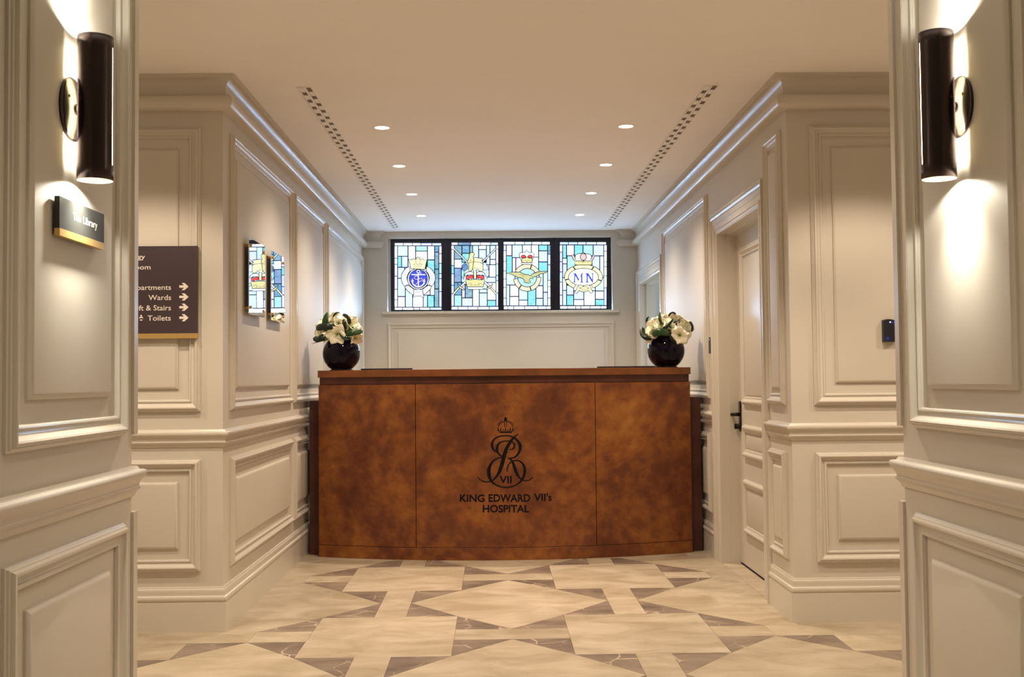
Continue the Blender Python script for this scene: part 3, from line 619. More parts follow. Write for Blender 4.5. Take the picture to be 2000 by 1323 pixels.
emblem(3, [('glass_oval', ell(482, 712, 272, 158), 'W', 0)] + [('ring_segment', ringseg(482, 712, 348, 232, 272, 158, a, b), 'pale', 1) for a, b in ((58, 122), (124, 192), (194, 240), (300, 342), (344, 416))] +
          [('naval_crown', [(262, 315), (300, 300), (330, 345), (345, 300), (400, 285), (430, 285), (478, 265), (520, 285), (560, 290), (610, 300), (625, 345), (655, 305), (690, 318), (650, 400), (632, 430), (325, 430), (300, 390)], 'white', 2), ('crown_band', [(318, 418), (638, 418), (628, 492), (332, 492)], 'gold', 3), ('crown_jewel', ell(478, 345, 56, 62), 'pink', 3),
           ('crown_sail', [(262, 315), (300, 300), (345, 395), (300, 400)], 'pink', 3), ('crown_sail', [(690, 318), (655, 305), (610, 395), (650, 400)], 'pink', 3),
           ('knot', [(370, 880), (430, 850), (480, 878), (540, 850), (605, 870), (622, 920), (658, 990), (620, 1012), (570, 962), (480, 985), (400, 958), (350, 1015), (318, 990), (358, 930)], 'pale', 2)],
       [([(270, 628), (700, 628)], 6), ([(270, 826), (700, 826)], 6), ([(460, 560), (485, 625)], 6), (smooth_path([(395, 890), (450, 930), (520, 950), (580, 900)]), 6), (smooth_path([(400, 930), (460, 890), (530, 890), (590, 940)]), 6), ([(450, 440), (500, 440)], 9), ([(395, 448), (405, 450)], 12), ([(560, 448), (570, 450)], 12)])
pan, f = bays[3]
f.strokes('orange_line', [([(280, 640), (690, 640)], 8, False), ([(280, 812), (690, 812)], 8, False)], YW - .001, pan, .0008, GLASS, 'orange')
M_ = [[(290, 645), (345, 645), (395, 745), (445, 645), (478, 645), (478, 655), (462, 662), (462, 795), (478, 800), (478, 810), (420, 810), (420, 800), (435, 795), (432, 690), (385, 790), (335, 690), (325, 795), (342, 800), (342, 810), (290, 810), (290, 800), (305, 795), (312, 662), (290, 655)],
      [(515, 645), (570, 645), (640, 755), (640, 662), (622, 655), (622, 645), (668, 645), (668, 655), (655, 662), (655, 812), (640, 812), (560, 690), (560, 795), (578, 800), (578, 810), (520, 810), (520, 800), (535, 795), (535, 665), (515, 655)]]
for P_ in M_: f.prism('letter', P_, 'blue', YW - .002, pan, .001, PAINTED)
m = MB().box((WX0 - .03, YW + .051, WZ0 - .03), (WX1 + .03, YW + .06, WZ1 + .03)).done('window_backing', BLACKFR, win)

# ------------------------------------------------------------------ ceiling: downlights and slot diffusers
def downlight(x, y, label, group, W_=None, half=SPOT_HALF, blend=.9):
    t = tag(empty('downlight', (x, y, H)), label, 'light', group)
    r = MB().lathe((x, y, H), (0, 0, -1), [(-.001, .0475), (.0016, .0475), (.0030, .046), (.0030, .041), (.0005, .0395)], 40).done('trim_ring', CEILM, t, True)
    MB().lathe((x, y, H), (0, 0, -1), [(.0008, .0396), (.0010, .02), (.0011, 0)], 40).done('lens', LENS, t)
    l = bpy.data.lights.new('lamp', 'SPOT'); l.energy = W_ or SPOT_W; l.color = SPOT_COL; l.spot_size = math.radians(2 * half); l.spot_blend = blend; l.shadow_soft_size = .022
    lo = bpy.data.objects.new('lamp', l); COL.objects.link(lo); lo.location = (0, 0, -.012); lo.parent = t
    return t
row = ['first', 'second', 'third', 'fourth']
for s, x in (('left', -.605), ('right', .742)):
    for i in range(4):
        y = 6.0174 + 1.0926 * i
        place = ['nearest the camera', 'second from the camera', 'third from the camera', 'nearest the stained glass window'][i]
        downlight(x, y, f'round recessed ceiling spotlight in the {s} row, {place}', 'recessed ceiling spotlights')
for x, y, s in ((-1.56, 4.22, 'far left'), (-.605, 3.83, 'centre left'), (.742, 3.83, 'centre right'), (1.68, 4.22, 'far right'), (-2.75, 4.22, 'left end'), (2.8, 4.22, 'right end')):
    downlight(x, y, f'recessed ceiling spotlight over the cross passage, {s} one above the frame', 'recessed ceiling spotlights', PASS_W if y > 4 else SPOT_W, 57, .35)
for x, y, s in ((.07, 1.5, 'front'), (.07, -.3, 'back')):  # unseen ceiling lamps added as ambient fill for the corridor
    downlight(x, y, f'added unseen recessed fill spotlight over the {s} of the corridor behind the camera opening', 'recessed ceiling spotlights', 30.0)
def diffuser(xc, label):
    y0, y1 = 5.17, 10.02; t = tag(empty('slot_diffuser', (xc, (y0 + y1) / 2, H)), label, 'vent', 'ceiling slot diffusers')
    wv = .066; m = MB()
    for a, b in ((-wv / 2 - .010, -wv / 2 - .004), (-wv / 2, -wv / 2 + .004), (-.005, .005), (wv / 2 - .004, wv / 2)): m.box((xc + a, y0, H - .004), (xc + b, y1, H + .001))
    m.box((xc - wv / 2, y0 - .004, H - .004), (xc + wv / 2, y0, H)); m.box((xc - wv / 2, y1, H - .004), (xc + wv / 2, y1 + .004, H))
    m.done('diffuser_frame', CEILM, t)
    box('dark_slot', (xc - wv / 2 + .004, y0, H - .0012), (xc + wv / 2 - .004, y1, H + .001), GRILLE, t)
    m = MB(); n = 35; p = (y1 - y0) / n
    for r_, xx in enumerate((-.0175, .0175)):
        for k in range(n):
            a = y0 + p * (k + .5 * r_) + .01
            m.box((xc + xx - .0105, a, H - .0034), (xc + xx + .0105, min(a + p * .55, y1), H - .0010))
    o = m.done('deflector_blades', CEILM, t); o['kind'] = 'stuff'
    return t
diffuser(-.885, 'long perforated air slot in the ceiling left of the spotlights')
diffuser(1.050, 'long perforated air slot in the ceiling right of the spotlights')

# ------------------------------------------------------------------ reception desk
XC, RD, YF = .0685, 3.33, 6.82
def yf(x, off=0.0):
    r = RD - off; return YF + RD - math.sqrt(max(r * r - (x - XC) ** 2, 0))
def curved_slab(name, x0, x1, z0, z1, off, th, mat, parent, n=24, bev=0.0):
    """piece of the bowed front; off pushes it back into the desk"""
    vs = []; fs = []; prof = [(off + th, z0), (off + bev, z0), (off, z0 + bev), (off, z1 - bev), (off + bev, z1), (off + th, z1)]
    K = len(prof)
    for i in range(n + 1):
        x = x0 + (x1 - x0) * i / n
        for o_, z in prof: vs.append((x, yf(x, o_) if True else 0, z))
    for i in range(n):
        for k in range(K):
            fs.append((i * K + k, i * K + (k + 1) % K, (i + 1) * K + (k + 1) % K, (i + 1) * K + k))
    fs += [tuple(range(K)), tuple(range(n * K, n * K + K))[::-1]]
    o = obj(name, vs, fs, mat, parent); shade_auto(o, 30); return o
desk = tag(empty('reception_desk', (XC, 7.1, 0)), 'bow-fronted copper-clad reception desk with black hospital emblem below the window', 'desk')
XA, XB = -1.121, 1.258; YD = 7.36
# carcass set behind the cladding
n = 24; vs = []; fs = []
for z in (0.0, 1.137):
    for i in range(n + 1): x = XA + .006 + (XB - XA - .012) * i / n; vs.append((x, yf(x, .02), z))
    vs += [(XB - .006, YD - .02, z), (XA + .006, YD - .02, z)]
N = n + 3
fs = [tuple(range(N))[::-1], tuple(range(N, 2 * N))] + [(i, (i + 1) % N, N + (i + 1) % N, N + i) for i in range(N)]
obj('carcass', vs, fs, SEAM, desk)
g = .0022
curved_slab('front_panel', XA, -.4935, .0780, 1.090, .002, .018, COPPER, desk, 18, .0015)
curved_slab('front_panel', -.4895, .6285, .0780, 1.090, .000, .020, COPPER, desk, 28, .0015)
curved_slab('front_panel', .6325, XB, .0780, 1.090, .002, .018, COPPER, desk, 18, .0015)
curved_slab('kick_plinth', XA, XB, 0.0, .0755, .000, .020, COPPER, desk, 40, .001)
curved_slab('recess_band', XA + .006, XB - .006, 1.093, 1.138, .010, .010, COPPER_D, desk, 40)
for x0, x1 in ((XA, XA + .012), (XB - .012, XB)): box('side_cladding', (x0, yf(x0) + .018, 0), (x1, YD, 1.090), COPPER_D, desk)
vs = []; fs = []
for z in (1.138, 1.1825):
    for i in range(n + 1): x = XA - .004 + (XB - XA + .008) * i / n; vs.append((x, yf(x, -.006), z))
    vs += [(XB + .004, YD + .02, z), (XA - .004, YD + .02, z)]
fs = [tuple(range(N))[::-1], tuple(range(N, 2 * N))] + [(i, (i + 1) % N, N + (i + 1) % N, N + i) for i in range(N)]
o = obj('counter_top', vs, fs, COPPER_T, desk); bv = o.modifiers.new('b', 'BEVEL'); bv.width = .0012; bv.segments = 2; bv.limit_method = 'ANGLE'
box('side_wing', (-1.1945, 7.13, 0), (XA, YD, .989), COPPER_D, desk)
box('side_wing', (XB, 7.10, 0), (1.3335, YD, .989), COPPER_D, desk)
staff = tag(empty('staff_table', (XC, 7.7, 0)), 'dark laminate staff table standing hidden behind the reception desk', 'table')
box('worktop', (XA, YD + .03, .70), (XB, 7.98, .735), LAMINATE, staff)
for x in (-.5, .63): box('pedestal', (x - .2, YD + .05, 0), (x + .2, 7.85, .70), LAMINATE, staff)

def bent(name, verts2, faces, mat, parent, th=.0012):
    """shape given as (x,z) laid on the bowed front"""
    n = len(verts2)
    vs = [(x, yf(x) - th, z) for x, z in verts2]
    vs += [(x, yf(x) + .0005, z) for x, z in verts2]
    # border edges get a side wall
    from collections import Counter
    c = Counter()
    for f_ in faces:
        for i in range(len(f_)): c[tuple(sorted((f_[i], f_[(i + 1) % len(f_)])))] += 1
    fs = list(faces) + [(a, b, b + n, a + n) for (a, b), k in c.items() if k == 1]
    o = obj(name, vs, fs, mat, parent); 
    return o
LO = (880, 800); LS = 6.0136
def L2(p):
    q = at(LO[0] + p[0] / LS, LO[1] + p[1] / LS, 6.815); return (q.x, q.z)
def stroke_logo(name, P):
    P = smooth_path(P, 7); P = [(a, b, c * 1.08 + 6.0) for a, b, c in P]; V, Fs = ribbon(P, 1)
    V = [L2(v) for v in V]; return bent(name, V, Fs, INK, desk)
stroke_logo('monogram_stroke', [(798, 288, 4), (760, 315, 10), (715, 365, 22), (668, 440, 30), (640, 510, 34), (618, 590, 36), (600, 660, 36), (570, 740, 28), (535, 795, 16), (500, 830, 9), (455, 850, 7), (405, 853, 6), (355, 832, 5), (320, 798, 4)])
stroke_logo('monogram_stroke', [(545, 503, 6), (510, 478, 14), (490, 440, 22), (490, 395, 20), (515, 350, 12), (565, 320, 8), (630, 310, 7), (700, 315, 9), (755, 340, 14), (795, 380, 22), (818, 430, 28), (812, 485, 24), (785, 535, 16), (740, 568, 9), (680, 575, 5)])
stroke_logo('monogram_stroke', [(692, 472, 4), (722, 470, 7), (745, 450, 12), (750, 420, 12), (735, 392, 9), (700, 376, 7), (655, 372, 6), (605, 380, 8), (565, 405, 16), (546, 450, 22), (552, 500, 18), (578, 535, 11), (615, 553, 7), (655, 556, 4)])
stroke_logo('monogram_stroke', [(612, 562, 4), (560, 572, 7), (510, 600, 12), (470, 650, 22), (450, 710, 32), (452, 775, 32), (475, 835, 20), (520, 880, 11), (585, 908, 8), (650, 918, 8), (715, 910, 8), (775, 885, 9), (825, 845, 14), (858, 790, 20), (872, 730, 24), (866, 675, 20), (840, 630, 14), (800, 606, 9), (755, 603, 8), (712, 620, 8), (680, 655, 8), (665, 700, 8), (666, 732, 4)])
stroke_logo('monogram_stroke', [(672, 572, 4), (705, 588, 10), (732, 625, 20), (750, 680, 28), (770, 735, 28), (795, 785, 18), (830, 822, 9), (875, 838, 6), (925, 832, 5), (970, 796, 4)])
# crown over the monogram
cr = MB(); 
def addp(P):
    k = len(cr.v); cr.v += [Vector((*L2(p), 0)) for p in P]; cr.f.append(tuple(range(k, k + len(P))))
def adds(P, w_): 
    V, Fs = ribbon(P, w_); k = len(cr.v); cr.v += [Vector((*L2(v), 0)) for v in V]; cr.f += [tuple(i + k for i in f_) for f_ in Fs]
addp([(572, 258), (722, 258), (716, 277), (578, 277)])
adds([(553, 215), (572, 262)], 10); adds([(740, 215), (722, 262)], 10)
for a, b in ((556, 232), (590, 212), (618, 232), (645, 205), (674, 232), (702, 212), (736, 232)): addp([(a - 9, 250), (a, b), (a + 9, 250)])
adds(smooth_path([(560, 205), (575, 175), (605, 152), (640, 145)]), 8); adds(smooth_path([(733, 205), (718, 175), (688, 152), (652, 145)]), 8)
for s in (-1, 1):
    for t in range(0, 6):
        a = math.radians(20 + 12 * t); cx_, cy_ = 646 + s * 98 * math.cos(a), 205 - 74 * math.sin(a); addp([(cx_ - 5, cy_ - 5), (cx_ + 5, cy_ - 5), (cx_ + 5, cy_ + 5), (cx_ - 5, cy_ + 5)])
adds([(632, 145), (637, 205)], 7); adds([(660, 145), (655, 205)], 7); addp([(636, 92), (656, 92), (660, 140), (632, 140)]); addp([(628, 104), (664, 104), (664, 118), (628, 118)])
bent('crown_emblem', [(v.x, v.y) for v in cr.v], cr.f, INK, desk)

def text_flat(s, u0, u1, v0, v1, bold=0.0, spacing=1.0):
    """text as 2d mesh scaled into u0..u1 x v0..v1 (any plane units; v up). v0 baseline, v1 cap height"""
    c = bpy.data.curves.new('t', 'FONT'); c.body = s; c.size = 1; c.offset = bold; c.resolution_u = 3; c.space_character = spacing
    o = bpy.data.objects.new('t', c); COL.objects.link(o); dg = bpy.context.evaluated_depsgraph_get(); dg.update()
    me = bpy.data.meshes.new_from_object(o.evaluated_get(dg)); V = [v.co.copy() for v in me.vertices]; Fs = [tuple(p.vertices) for p in me.polygons]
    bpy.data.objects.remove(o); bpy.data.curves.remove(c); bpy.data.meshes.remove(me)
    xa, xb = min(v.x for v in V), max(v.x for v in V); cap = .729
    return [(u0 + (v.x - xa) / (xb - xa) * (u1 - u0), v0 + v.y / cap * (v1 - v0)) for v in V], Fs
def desk_text(s, x0, x1, yb, yt, bold=.024, sp=1.0):
    V, Fs = text_flat(s, x0, x1, yb, yt, bold, sp); bent('lettering', [L2(v) for v in V], Fs, INK, desk)
desk_text('KING', 108, 400, 1087, 1000); desk_text('EDWARD', 447, 938, 1085, 995); desk_text('VII', 980, 1118, 1078, 990); desk_text("'s", 1130, 1188, 1076, 990)
desk_text('HOSPITAL', 378, 925, 1210, 1122); desk_text('VII', 575, 718, 866, 780)

# ------------------------------------------------------------------ monitors behind the counter
def monitor(x0, x1, y, label, g_):
    t = tag(empty('computer_monitor', ((x0 + x1) / 2, y, .735)), label, 'monitor', None); xm = (x0 + x1) / 2
    box('monitor_housing', (x0, y, .91), (x1, y + .022, 1.198), BLACKP, t); box('monitor_screen', (x0 + .008, y + .0215, .92), (x1 - .008, y + .0225, 1.19), SCREEN, t)
    m = MB().box((xm - .02, y + .0, .745), (xm + .02, y + .015, 1.0)); m.box((xm - .1, y - .06, .735), (xm + .1, y + .09, .746)); m.done('monitor_stand', BLACKP, t)
monitor(-.912, -.560, 7.55, 'thin monitor edge showing above the counter beside the left vase', None)
monitor(.711, 1.122, 7.55, 'thin monitor edge showing above the counter beside the right vase', None)

# ------------------------------------------------------------------ vases and bouquets
def vase(x, y, label):
    z = 1.1825; t = tag(empty('round_vase', (x, y, z)), label, 'vase')
    R_ = .1205; prof = [(0.0, .001), (0.0, .072), (.003, .077)]
    for k in range(1, 15):
        a = math.radians(-66 + k * (66 + 58) / 15); prof.append((.110 + R_ * math.sin(a), R_ * math.cos(a)))
    prof += [(.214, .058), (.215, .052), (.205, .050), (.160, .095), (.03, .07), (.02, .001)]
    prof = [(h, r) for h, r in prof]
    o = MB().lathe((x, y, z), (0, 0, 1), prof, 48).done('vase_body', BLACKG, t, True)
    return t
vase(-.9855, 7.12, 'glossy black globe vase on the left end of the counter')
vase(1.119, 7.12, 'glossy black globe vase on the right end of the counter')
def basis(d):
    d = Vector(d).normalized(); a = d.orthogonal().normalized(); return a, d.cross(a), d
def flower(c, d, s, op, parent, rnd, twist=0.0):
    a, b, d = basis(d); m = MB(); c = Vector(c); s = s * 1.45
    for k in range(6):
        ph = 2 * math.pi * k / 6 + twist; rad = a * math.cos(ph) + b * math.sin(ph); tan = -a * math.sin(ph) + b * math.cos(ph)
        sz = s * (1.0 if k % 2 else .9) * rnd.uniform(.92, 1.08); curl = rnd.uniform(-.08, .1); nu, nv = 8, 4; vs = []
        for i in range(nu + 1):
            t = i / nu
            r = sz * (.10 + op * (.95 * t ** 1.7) + .14 * t); h = sz * (1.15 * t - op * (.55 + curl) * t ** 3)
            wd = sz * .60 * (math.sin(math.pi * min(1, .12 + .86 * t)) ** .8) * (1 - .25 * t) + .0005
            if i == nu: wd = sz * .03
            for j in range(nv + 1):
                q = j / nv * 2 - 1
                cup = (1 - q * q) * sz * .09; wave = math.sin(q * 3 + k + t * 7) * sz * .03 * t
                vs.append(c + d * (h - sz * .9 + wave + sz * .0) + rad * (r + (-cup if op > .6 else cup) * .6) + tan * (q * wd))
        fs = [(i * (nv + 1) + j, i * (nv + 1) + j + 1, (i + 1) * (nv + 1) + j + 1, (i + 1) * (nv + 1) + j) for i in range(nu) for j in range(nv)]
        m.add(vs, fs)
    o = m.done('flower', PETAL, parent, True, fix=False)
    so = o.modifiers.new('s', 'SOLIDIFY'); so.thickness = .0012
    m = MB()
    m.lathe(c - d * s * .86, d, [(0, .001), (0, s * .13), (s * .12, s * .15), (s * .16, .001)], 10)
    for k in range(5):
        ph = k * 1.256; e = c - d * s * .25 + (a * math.cos(ph) + b * math.sin(ph)) * s * .12; m.tube(c - d * s * .85, e, .0011, 5); m.tube(e, e + d * .004, .0022, 5)
    m.tube(c - d * s * .85, c - d * s * 1.5, s * .13, 8, s * .07)
    m.done('flower_throat', THROAT, o)
    return o
def leaf(P0, P1, P2, wd, parent, mat=LEAFM, pointed=True, up=(0, -1, .3), n=12):
    """broad leaf bent along a quadratic curve"""
    P0, P1, P2 = Vector(P0), Vector(P1), Vector(P2); up = Vector(up).normalized(); vs = []
    for i in range(n + 1):
        t = i / n; p = P0 * (1 - t) ** 2 + P1 * 2 * t * (1 - t) + P2 * t * t; d = ((P1 - P0) * (1 - t) + (P2 - P1) * t).normalized()
        side = d.cross(up); wd_ = wd * .78
        side = side.normalized() if side.length > 1e-3 else Vector((1, 0, 0)); nn = side.cross(d)
        w_ = wd_ * (math.sin(math.pi * (.08 + .92 * t)) ** .7 if pointed else min(1, math.sin(math.pi * (.12 + .76 * t)) * 1.6)) + .0006
        for j in range(5):
            q = j / 4 * 2 - 1; vs.append(p + side * q * w_ * .5 + nn * (-(q * q) * w_ * .10))
    fs = [(i * 5 + j, i * 5 + j + 1, i * 5 + j + 6, i * 5 + j + 5) for i in range(n) for j in range(4)]
    o = obj('leaf', vs, fs, mat, parent, True, fix=False); so = o.modifiers.new('s', 'SOLIDIFY'); so.thickness = .0012; return o
def bouquet(x, y, label, fl, lv, seed):
    rnd = random.Random(seed); zc = 1.405; t = tag(empty('flower_bouquet', (x, y, zc)), label, 'flowers')
    C = Vector((x, y, zc + .02))
    for u, v, dy, dx_, dyy, dz_, s, op in fl:          # pixel place, depth offset, facing, size, openness
        p = at(u, v, y + dy); flower(p, (dx_, dyy, dz_), s, op, t, rnd, rnd.uniform(0, 1))
    for (u0, v0), (u1, v1), (u2, v2), d0, d1_, d2_, wd, mt, pt, up in lv:
        leaf(at(u0, v0, y + d0), at(u1, v1, y + d1_), at(u2, v2, y + d2_), wd, t, mt, pt, up)
    m = MB()
    for k in range(14):
        a = rnd.uniform(0, 6.28); r = rnd.uniform(.02, .10); e = C + Vector((math.cos(a) * r, math.sin(a) * r, rnd.uniform(.01, .07)))
        m.tube(Vector((x + math.cos(a) * .025, y + math.sin(a) * .025, 1.26)), e, .0035, 6)
    m.done('stems', LEAFL, t)
    # dense greenery inside the dome
    for k in range(16):
        a = k * 2.4; r = .05 + .03 * rnd.random(); z = rnd.uniform(-.005, .09)
        p0 = C + Vector((0, 0, -.03)); p2 = C + Vector((math.cos(a) * (r + .035), math.sin(a) * (r + .035), z)); p1 = (p0 + p2) / 2 + Vector((0, 0, .03))
        leaf(p0, p1, p2, .045, t, LEAFM if k % 3 else LEAFL, True, (math.cos(a), math.sin(a), .8))
    return t
UPF = (0, -1, .2)
bouquet(-.9855, 7.12, 'cream amaryllis bouquet with glossy dark leaves in the left vase',
  [(656, 655, -.125, -.05, -1, -.15, .052, .80), (661, 631, -.110, 0, -.9, .35, .036, .30), (692, 630, -.06, .75, -.5, .45, .060, .55), (672, 617, -.04, .1, -.35, 1, .045, .70), (640, 624, -.02, -.6, -.3, .8, .042, .6),
   (617, 648, -.03, -1, -.35, .05, .045, .70), (704, 648, -.02, 1, -.3, .0, .048, .75), (699, 664, -.06, .8, -.6, -.55, .044, .7), (684, 621, .03, .5, .3, .9, .045, .7), (655, 618, .07, -.1, .6, .9, .045, .6), (630, 660, -.075, -.7, -.6, -.35, .038, .4), (690, 640, .09, .7, .7, .2, .05, .6), (625, 640, .08, -.8, .6, .2, .05, .6)],
  [((636, 648), (632, 628), (640, 609), -.09, -.12, -.08, .052, LEAFL, True, UPF), ((617, 641), (634, 636), (652, 637), -.10, -.16, -.11, .060, LEAFM, False, UPF), ((614, 658), (620, 668), (634, 655), -.07, -.13, -.10, .052, LEAFM, False, UPF), ((674, 652), (690, 650), (707, 645), -.10, -.15, -.06, .055, LEAFL, False, UPF),
   ((669, 615), (684, 617), (682, 634), -.07, -.12, -.10, .030, LEAFM, False, UPF), ((650, 620), (655, 609), (664, 611), -.04, -.06, -.03, .018, LEAFM, True, UPF), ((642, 662), (630, 666), (608, 672), -.10, -.10, -.08, .008, LEAFM, True, UPF), ((662, 650), (672, 668), (684, 662), -.12, -.13, -.11, .020, LEAFL, True, UPF), ((676, 640), (668, 634), (672, 622), -.10, -.13, -.10, .022, LEAFM, True, UPF)], 3)
bouquet(1.119, 7.12, 'cream amaryllis bouquet with glossy dark leaves in the right vase',
  [(1325, 656, -.115, -.35, -1, -.1, .052, .62), (1289, 632, -.09, -.3, -.7, .6, .050, .40), (1271, 641, -.06, -.8, -.6, .15, .050, .60), (1302, 626, -.05, .1, -.5, 1, .046, .45), (1313, 636, -.08, .3, -.9, .5, .040, .35), (1336, 642, -.04, .8, -.55, .3, .056, .60), (1340, 622, .0, .7, -.2, .8, .045, .7), (1283, 618, .0, -.3, -.1, 1, .044, .7),
   (1262, 662, -.05, -.9, -.4, -.5, .042, .55), (1344, 664, -.04, .8, -.4, -.6, .045, .7), (1318, 617, .03, .2, .3, 1, .042, .6), (1276, 652, -.10, -.4, -.9, -.1, .040, .35), (1295, 622, .07, -.2, .6, .8, .05, .6), (1345, 640, .08, .8, .6, .1, .05, .6)],
  [((1274, 655), (1288, 643), (1308, 652), -.10, -.19, -.11, .060, LEAFL, False, UPF), ((1256, 640), (1250, 660), (1272, 661), -.04, -.10, -.09, .045, LEAFM, False, UPF), ((1292, 645), (1302, 640), (1316, 622), -.11, -.13, -.10, .030, LEAFM, True, UPF), ((1293, 632), (1286, 622), (1289, 609), -.06, -.08, -.04, .026, LEAFL, True, UPF),
   ((1306, 618), (1312, 606), (1320, 614), -.03, -.05, -.03, .016, LEAFM, False, UPF), ((1346, 628), (1356, 636), (1351, 648), -.03, -.05, -.03, .020, LEAFM, False, UPF), ((1263, 633), (1262, 622), (1268, 618), .0, -.01, .0, .018, LEAFM, True, UPF), ((1306, 650), (1312, 664), (1322, 668), -.11, -.13, -.11, .022, LEAFM, True, UPF)], 5)

# ------------------------------------------------------------------ wall sconces
def sconce(xw, s, y, label, zc, ztop, zbot):
    """xw wall plane, s direction into the room"""
    t = tag(empty('wall_sconce', (xw, y, zc)), label, 'wall light', 'pair of bronze tube sconces'); R_ = .0385; xt = xw + s * .066
    xt = xw + s * .066; xw = xw + s * .013
    MB().lathe((xw, y, zc), (s, 0, 0), [(0, .0001), (0, .0685), (.0035, .0705), (.0060, .0690), (.0075, .064), (.0115, .040), (.0130, .018), (.0135, .0001)], 64).done('backplate', BRONZE, t, True)
    m = MB(); m.tube((xw + s * .010, y, zc), (xt - s * (R_ - .002), y, zc), .0075, 20); m.tube((xw + s * .012, y, zc), (xw + s * .017, y, zc), .0125, 24); m.done('arm', BRONZE, t)
    m = MB().tube((xw + s * .009, y - .035, zc + .022), (xw + s * .0125, y - .035, zc + .022), .0035, 12); m.done('screw', BRASS, t)
    na = 80; zs = [zbot, zbot + .0335, ztop - .0235, ztop]; vs = []; fs = []
    for z in zs:
        for i in range(na): a = 2 * math.pi * i / na; vs.append((xt + s * R_ * math.cos(a), y + R_ * math.sin(a), z))
    for k in range(3):
        for i in range(na):
            ang = (i + .5) * 360 / na; ang = (ang + 180) % 360 - 180
            if k == 1 and (abs(abs(ang) - 180) < 34 or abs(ang - 1.0) < 4.7): continue
            fs.append((k * na + i, k * na + (i + 1) % na, (k + 1) * na + (i + 1) % na, (k + 1) * na + i))
    o = obj('tube_shade', vs, fs, BRONZE, t, True, fix=True); o.data.materials.append(BRASS_IN)
    cx_ = sum((p.normal.x * (p.center.x - xt) + p.normal.y * (p.center.y - y)) for p in o.data.polygons)
    if cx_ < 0: o.data.flip_normals()
    so = o.modifiers.new('s', 'SOLIDIFY'); so.thickness = .0010; so.offset = -1; so.material_offset = 1; so.material_offset_rim = 0
    MB().tube((xt, y, zbot + .045), (xt, y, ztop - .045), .009, 16).done('lamp_tube', LAMPCORE, t, True)
    for z, up in ((zbot + .016, 0), (ztop - .016, 1)):
      MB().tube((xt, y, z), (xt, y, z + (.004 if not up else -.004)), .026, 24).done('lamp_disc', LAMPDISC, t)
      for W_, sz, bl_ in ((SCONCE_W, 104, 1.0), (SCONCE_W2, 158, .25)):
        l = bpy.data.lights.new('lamp', 'SPOT'); l.energy = W_; l.color = (1.0, .94, .79); l.spot_size = math.radians(sz); l.spot_blend = bl_; l.shadow_soft_size = .012
        lo = bpy.data.objects.new('lamp', l); COL.objects.link(lo); lo.parent = t; lo.location = (xt - t.location.x, 0, z - zc + (.003 if up else -.003)); lo.rotation_euler = (math.pi if up else 0, 0, 0)
    return t
sconce(FL, 1, 2.417, 'bronze tube wall light above the small library plaque', 1.722, 1.883, 1.564)
sconce(FR, -1, 2.474, 'bronze tube wall light on the right foreground wall, no sign under it', 1.731, 1.903, 1.566)

# ------------------------------------------------------------------ signs
# small room plaque (left foreground wall)
t = tag(empty('room_plaque', (FL, 2.445, 1.47)), 'small grey plaque reading The Library under the left wall light', 'sign')
z0, z1 = 1.430, 1.5135; y0, y1 = 2.313, 2.577
box('plaque_board', (FL + .019, y0, z0 + .0), (FL + .030, y1, z1), PLAQUE, t)
box('brass_strip', (FL + .019, y0 - .0003, z0 - .0002), (FL + .0308, y1 + .0003, z0 + .0155), BRASS, t)
for yy in (2.37, 2.52): MB().tube((FL + .010, yy, 1.475), (FL + .0255, yy, 1.475), .006).done('standoff', BRASS, t)
V, Fs = text_flat('The Library', 2.386, 2.532, 1.4735, 1.4905, .012)
obj('lettering', [(FL + .0304, a, b) for a, b in V], Fs, SIGNW, t)

# directory on the wall facing the camera
YS = YL - .034
t = tag(empty('directory_sign', (-1.62, YS, 1.53)), 'dark aubergine directory sign with white arrows and brass foot', 'sign')
sx1 = at(385.5, 570, YS).x; zt = at(370, 480.5, YS).z; zb_ = at(370, 661, YS).z; sx0 = sx1 - .62
box('sign_board', (sx0, YS, zb_ + .006), (sx1, YS + .016, zt), SIGNM, t)
box('brass_strip', (sx0 - .0005, YS - .001, zb_), (sx1 + .0005, YS + .0165, zb_ + .0225), BRASS, t)
for x in (sx0 + .06, sx1 - .06):
    for z in (zb_ + .06, zt - .06): MB().tube((x, YS + .016, z), (x, YL, z), .008).done('standoff', BRASS, t)
def sign_text(s, ur, w_px, vb, vt):
    a = at(ur, vb, YS); b_ = at(ur - w_px, vb, YS); top = at(ur, vt, YS)
    V, Fs = text_flat(s, b_.x, a.x, a.z, top.z, .006)
    obj('lettering', [(x, YS - .0006, z) for x, z in V], Fs, SIGNW, t)
sign_text('Radiology', 283.3, 61, 506, 496.5); sign_text('Waiting Room', 294, 98, 526.5, 516.8)
sign_text('Departments', 334.2, 86, 566.2, 555.8); sign_text('Wards', 334.3, 44.2, 586.1, 575.6); sign_text('Lift & Stairs', 334, 73, 606.3, 595.7); sign_text('Toilets', 333.6, 45.3, 626.3, 615.6)
for v in (560.0, 580.2, 600.4, 620.9):
    P = [(350.2, v - 2.3), (359.5, v - 2.3), (354.8, v - 7.0), (360.5, v - 7.0), (368.3, v), (360.5, v + 7.0), (354.8, v + 7.0), (359.5, v + 2.3), (350.2, v + 2.3)]
    obj('arrow', [(at(u, w_, YS).x, YS - .0007, at(u, w_, YS).z) for u, w_ in P], [tuple(range(9))], SIGNW, t)
def icon(name, shapes):
    m = MB()
    for P in shapes:
        n_ = len(P); m.add([(at(u, v, YS).x, YS - .0007, at(u, v, YS).z) for u, v in P], [tuple(range(n_))])
    m.done(name, SIGNW, t)
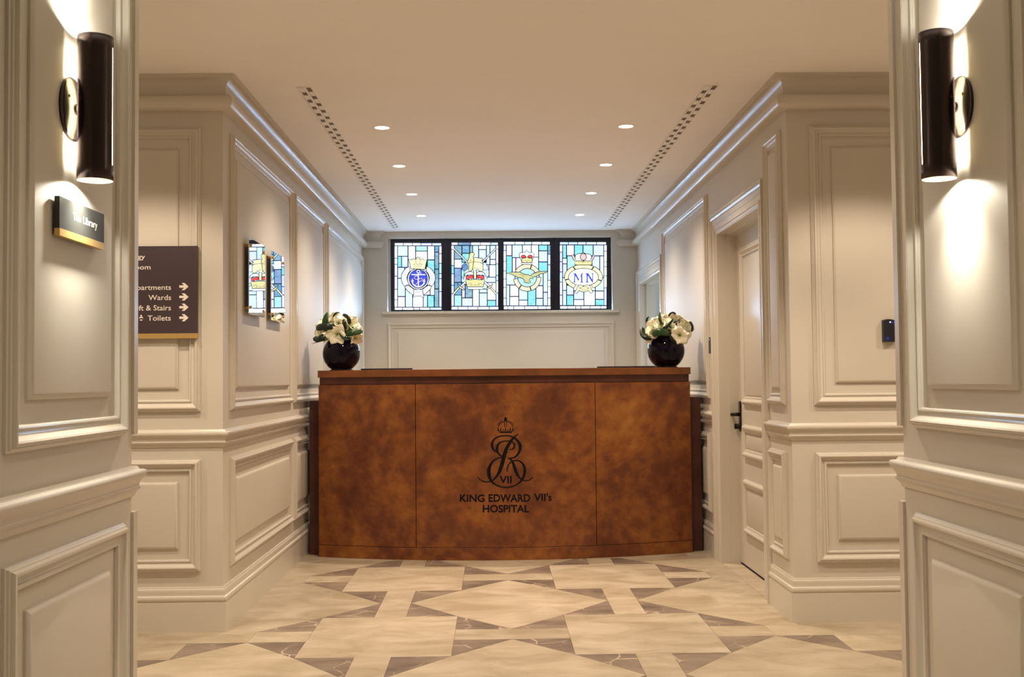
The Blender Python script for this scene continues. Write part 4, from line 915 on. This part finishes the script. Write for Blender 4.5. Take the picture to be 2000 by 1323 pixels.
icon('woman_symbol', [ell(267.3, 616.6, 1.3, 1.3, 0, 360, 12), [(265.9, 618.4), (268.7, 618.4), (270.3, 623), (268.3, 623), (268.1, 626.6), (266.5, 626.6), (266.3, 623), (264.3, 623)]])
icon('baby_symbol', [ell(275.8, 617.0, 1.7, 1.7, 0, 360, 12), [(273.6, 619), (278, 619), (280, 621.6), (278.6, 622.2), (277.3, 621.4), (274.3, 621.4), (273, 622.2), (271.6, 621.6)], ell(275.8, 624.6, 2.8, 2.0, 180, 360, 10)])

# ------------------------------------------------------------------ two reflective acrylic plaques on the left wall
def mirror(y0, y1, z0, z1, label):
    x = XL + .040; t = tag(empty('wall_mirror', (XL, (y0 + y1) / 2, z0)), label, 'mirror', 'pair of mirrored panels on the left wall')
    box('mirror_sheet', (x - .004, y0, z0), (x, y1, z1), MIRROR, t)
    for yy in (y0 + .035, y1 - .035):
        for z in (z0 + .035, z1 - .035):
            MB().tube((XL, yy, z), (x + .006, yy, z), .0075, 16).done('standoff', BRASS, t)
k_ = (1.2267 - .04) / 1.2267
mirror(5.520 * k_ + .01, 5.912 * k_, 1.446, 1.820, 'larger mirrored panel nearer the camera on the left wall')
mirror(6.085 * k_, 6.460 * k_, 1.446, 1.820, 'smaller looking mirrored panel farther along the left wall')

# ------------------------------------------------------------------ card readers
def reader(O, u, n_, label):
    O, u, n_ = Vector(O), Vector(u), Vector(n_); z = Vector((0, 0, 1)); t = tag(empty('card_reader', O), label, 'card reader')
    W_, H_ = .057, .100; pr = [(-W_ / 2, 0), (W_ / 2, 0), (W_ / 2, H_)] + [(W_ / 2 - W_ * k / 8, H_ + .006 * math.sin(math.pi * k / 8)) for k in range(1, 8)] + [(-W_ / 2, H_)]
    N_ = len(pr); vs = [O + u * a + z * b for a, b in pr] + [O + u * a * .94 + z * (.002 + b * .96) + n_ * .022 for a, b in pr]
    obj('reader_body', vs, [tuple(range(N_))[::-1], tuple(range(N_, 2 * N_))] + [(i, (i + 1) % N_, N_ + (i + 1) % N_, N_ + i) for i in range(N_)], BLACKP, t)
    def pl(nm, a0, a1, b0, b1, mt):
        q = [O + u * a + z * b + n_ * .0226 for a, b in ((a0, b0), (a1, b0), (a1, b1), (a0, b1))]; obj(nm, q, [(0, 1, 2, 3)], mt, t)
    pl('blue_badge', -.018, -.004, .009, .022, BLUEP); pl('blue_badge', .010, .025, .084, .094, BLUEP)
    pl('status_lamp', .000, .006, .088, .0925, LED)
    return t
LED = emit('status_lamp', (1, .75, .65), 3.0)
reader((1.8115, YR - .013, 1.272), (1, 0, 0), (0, -1, 0), 'black card reader with a lit lamp on the right facing wall')
reader((XR, 6.805, 1.262), (0, -1, 0), (-1, 0, 0), 'black card reader seen edge on beyond the right door casing')
print('objects', len(bpy.data.objects))
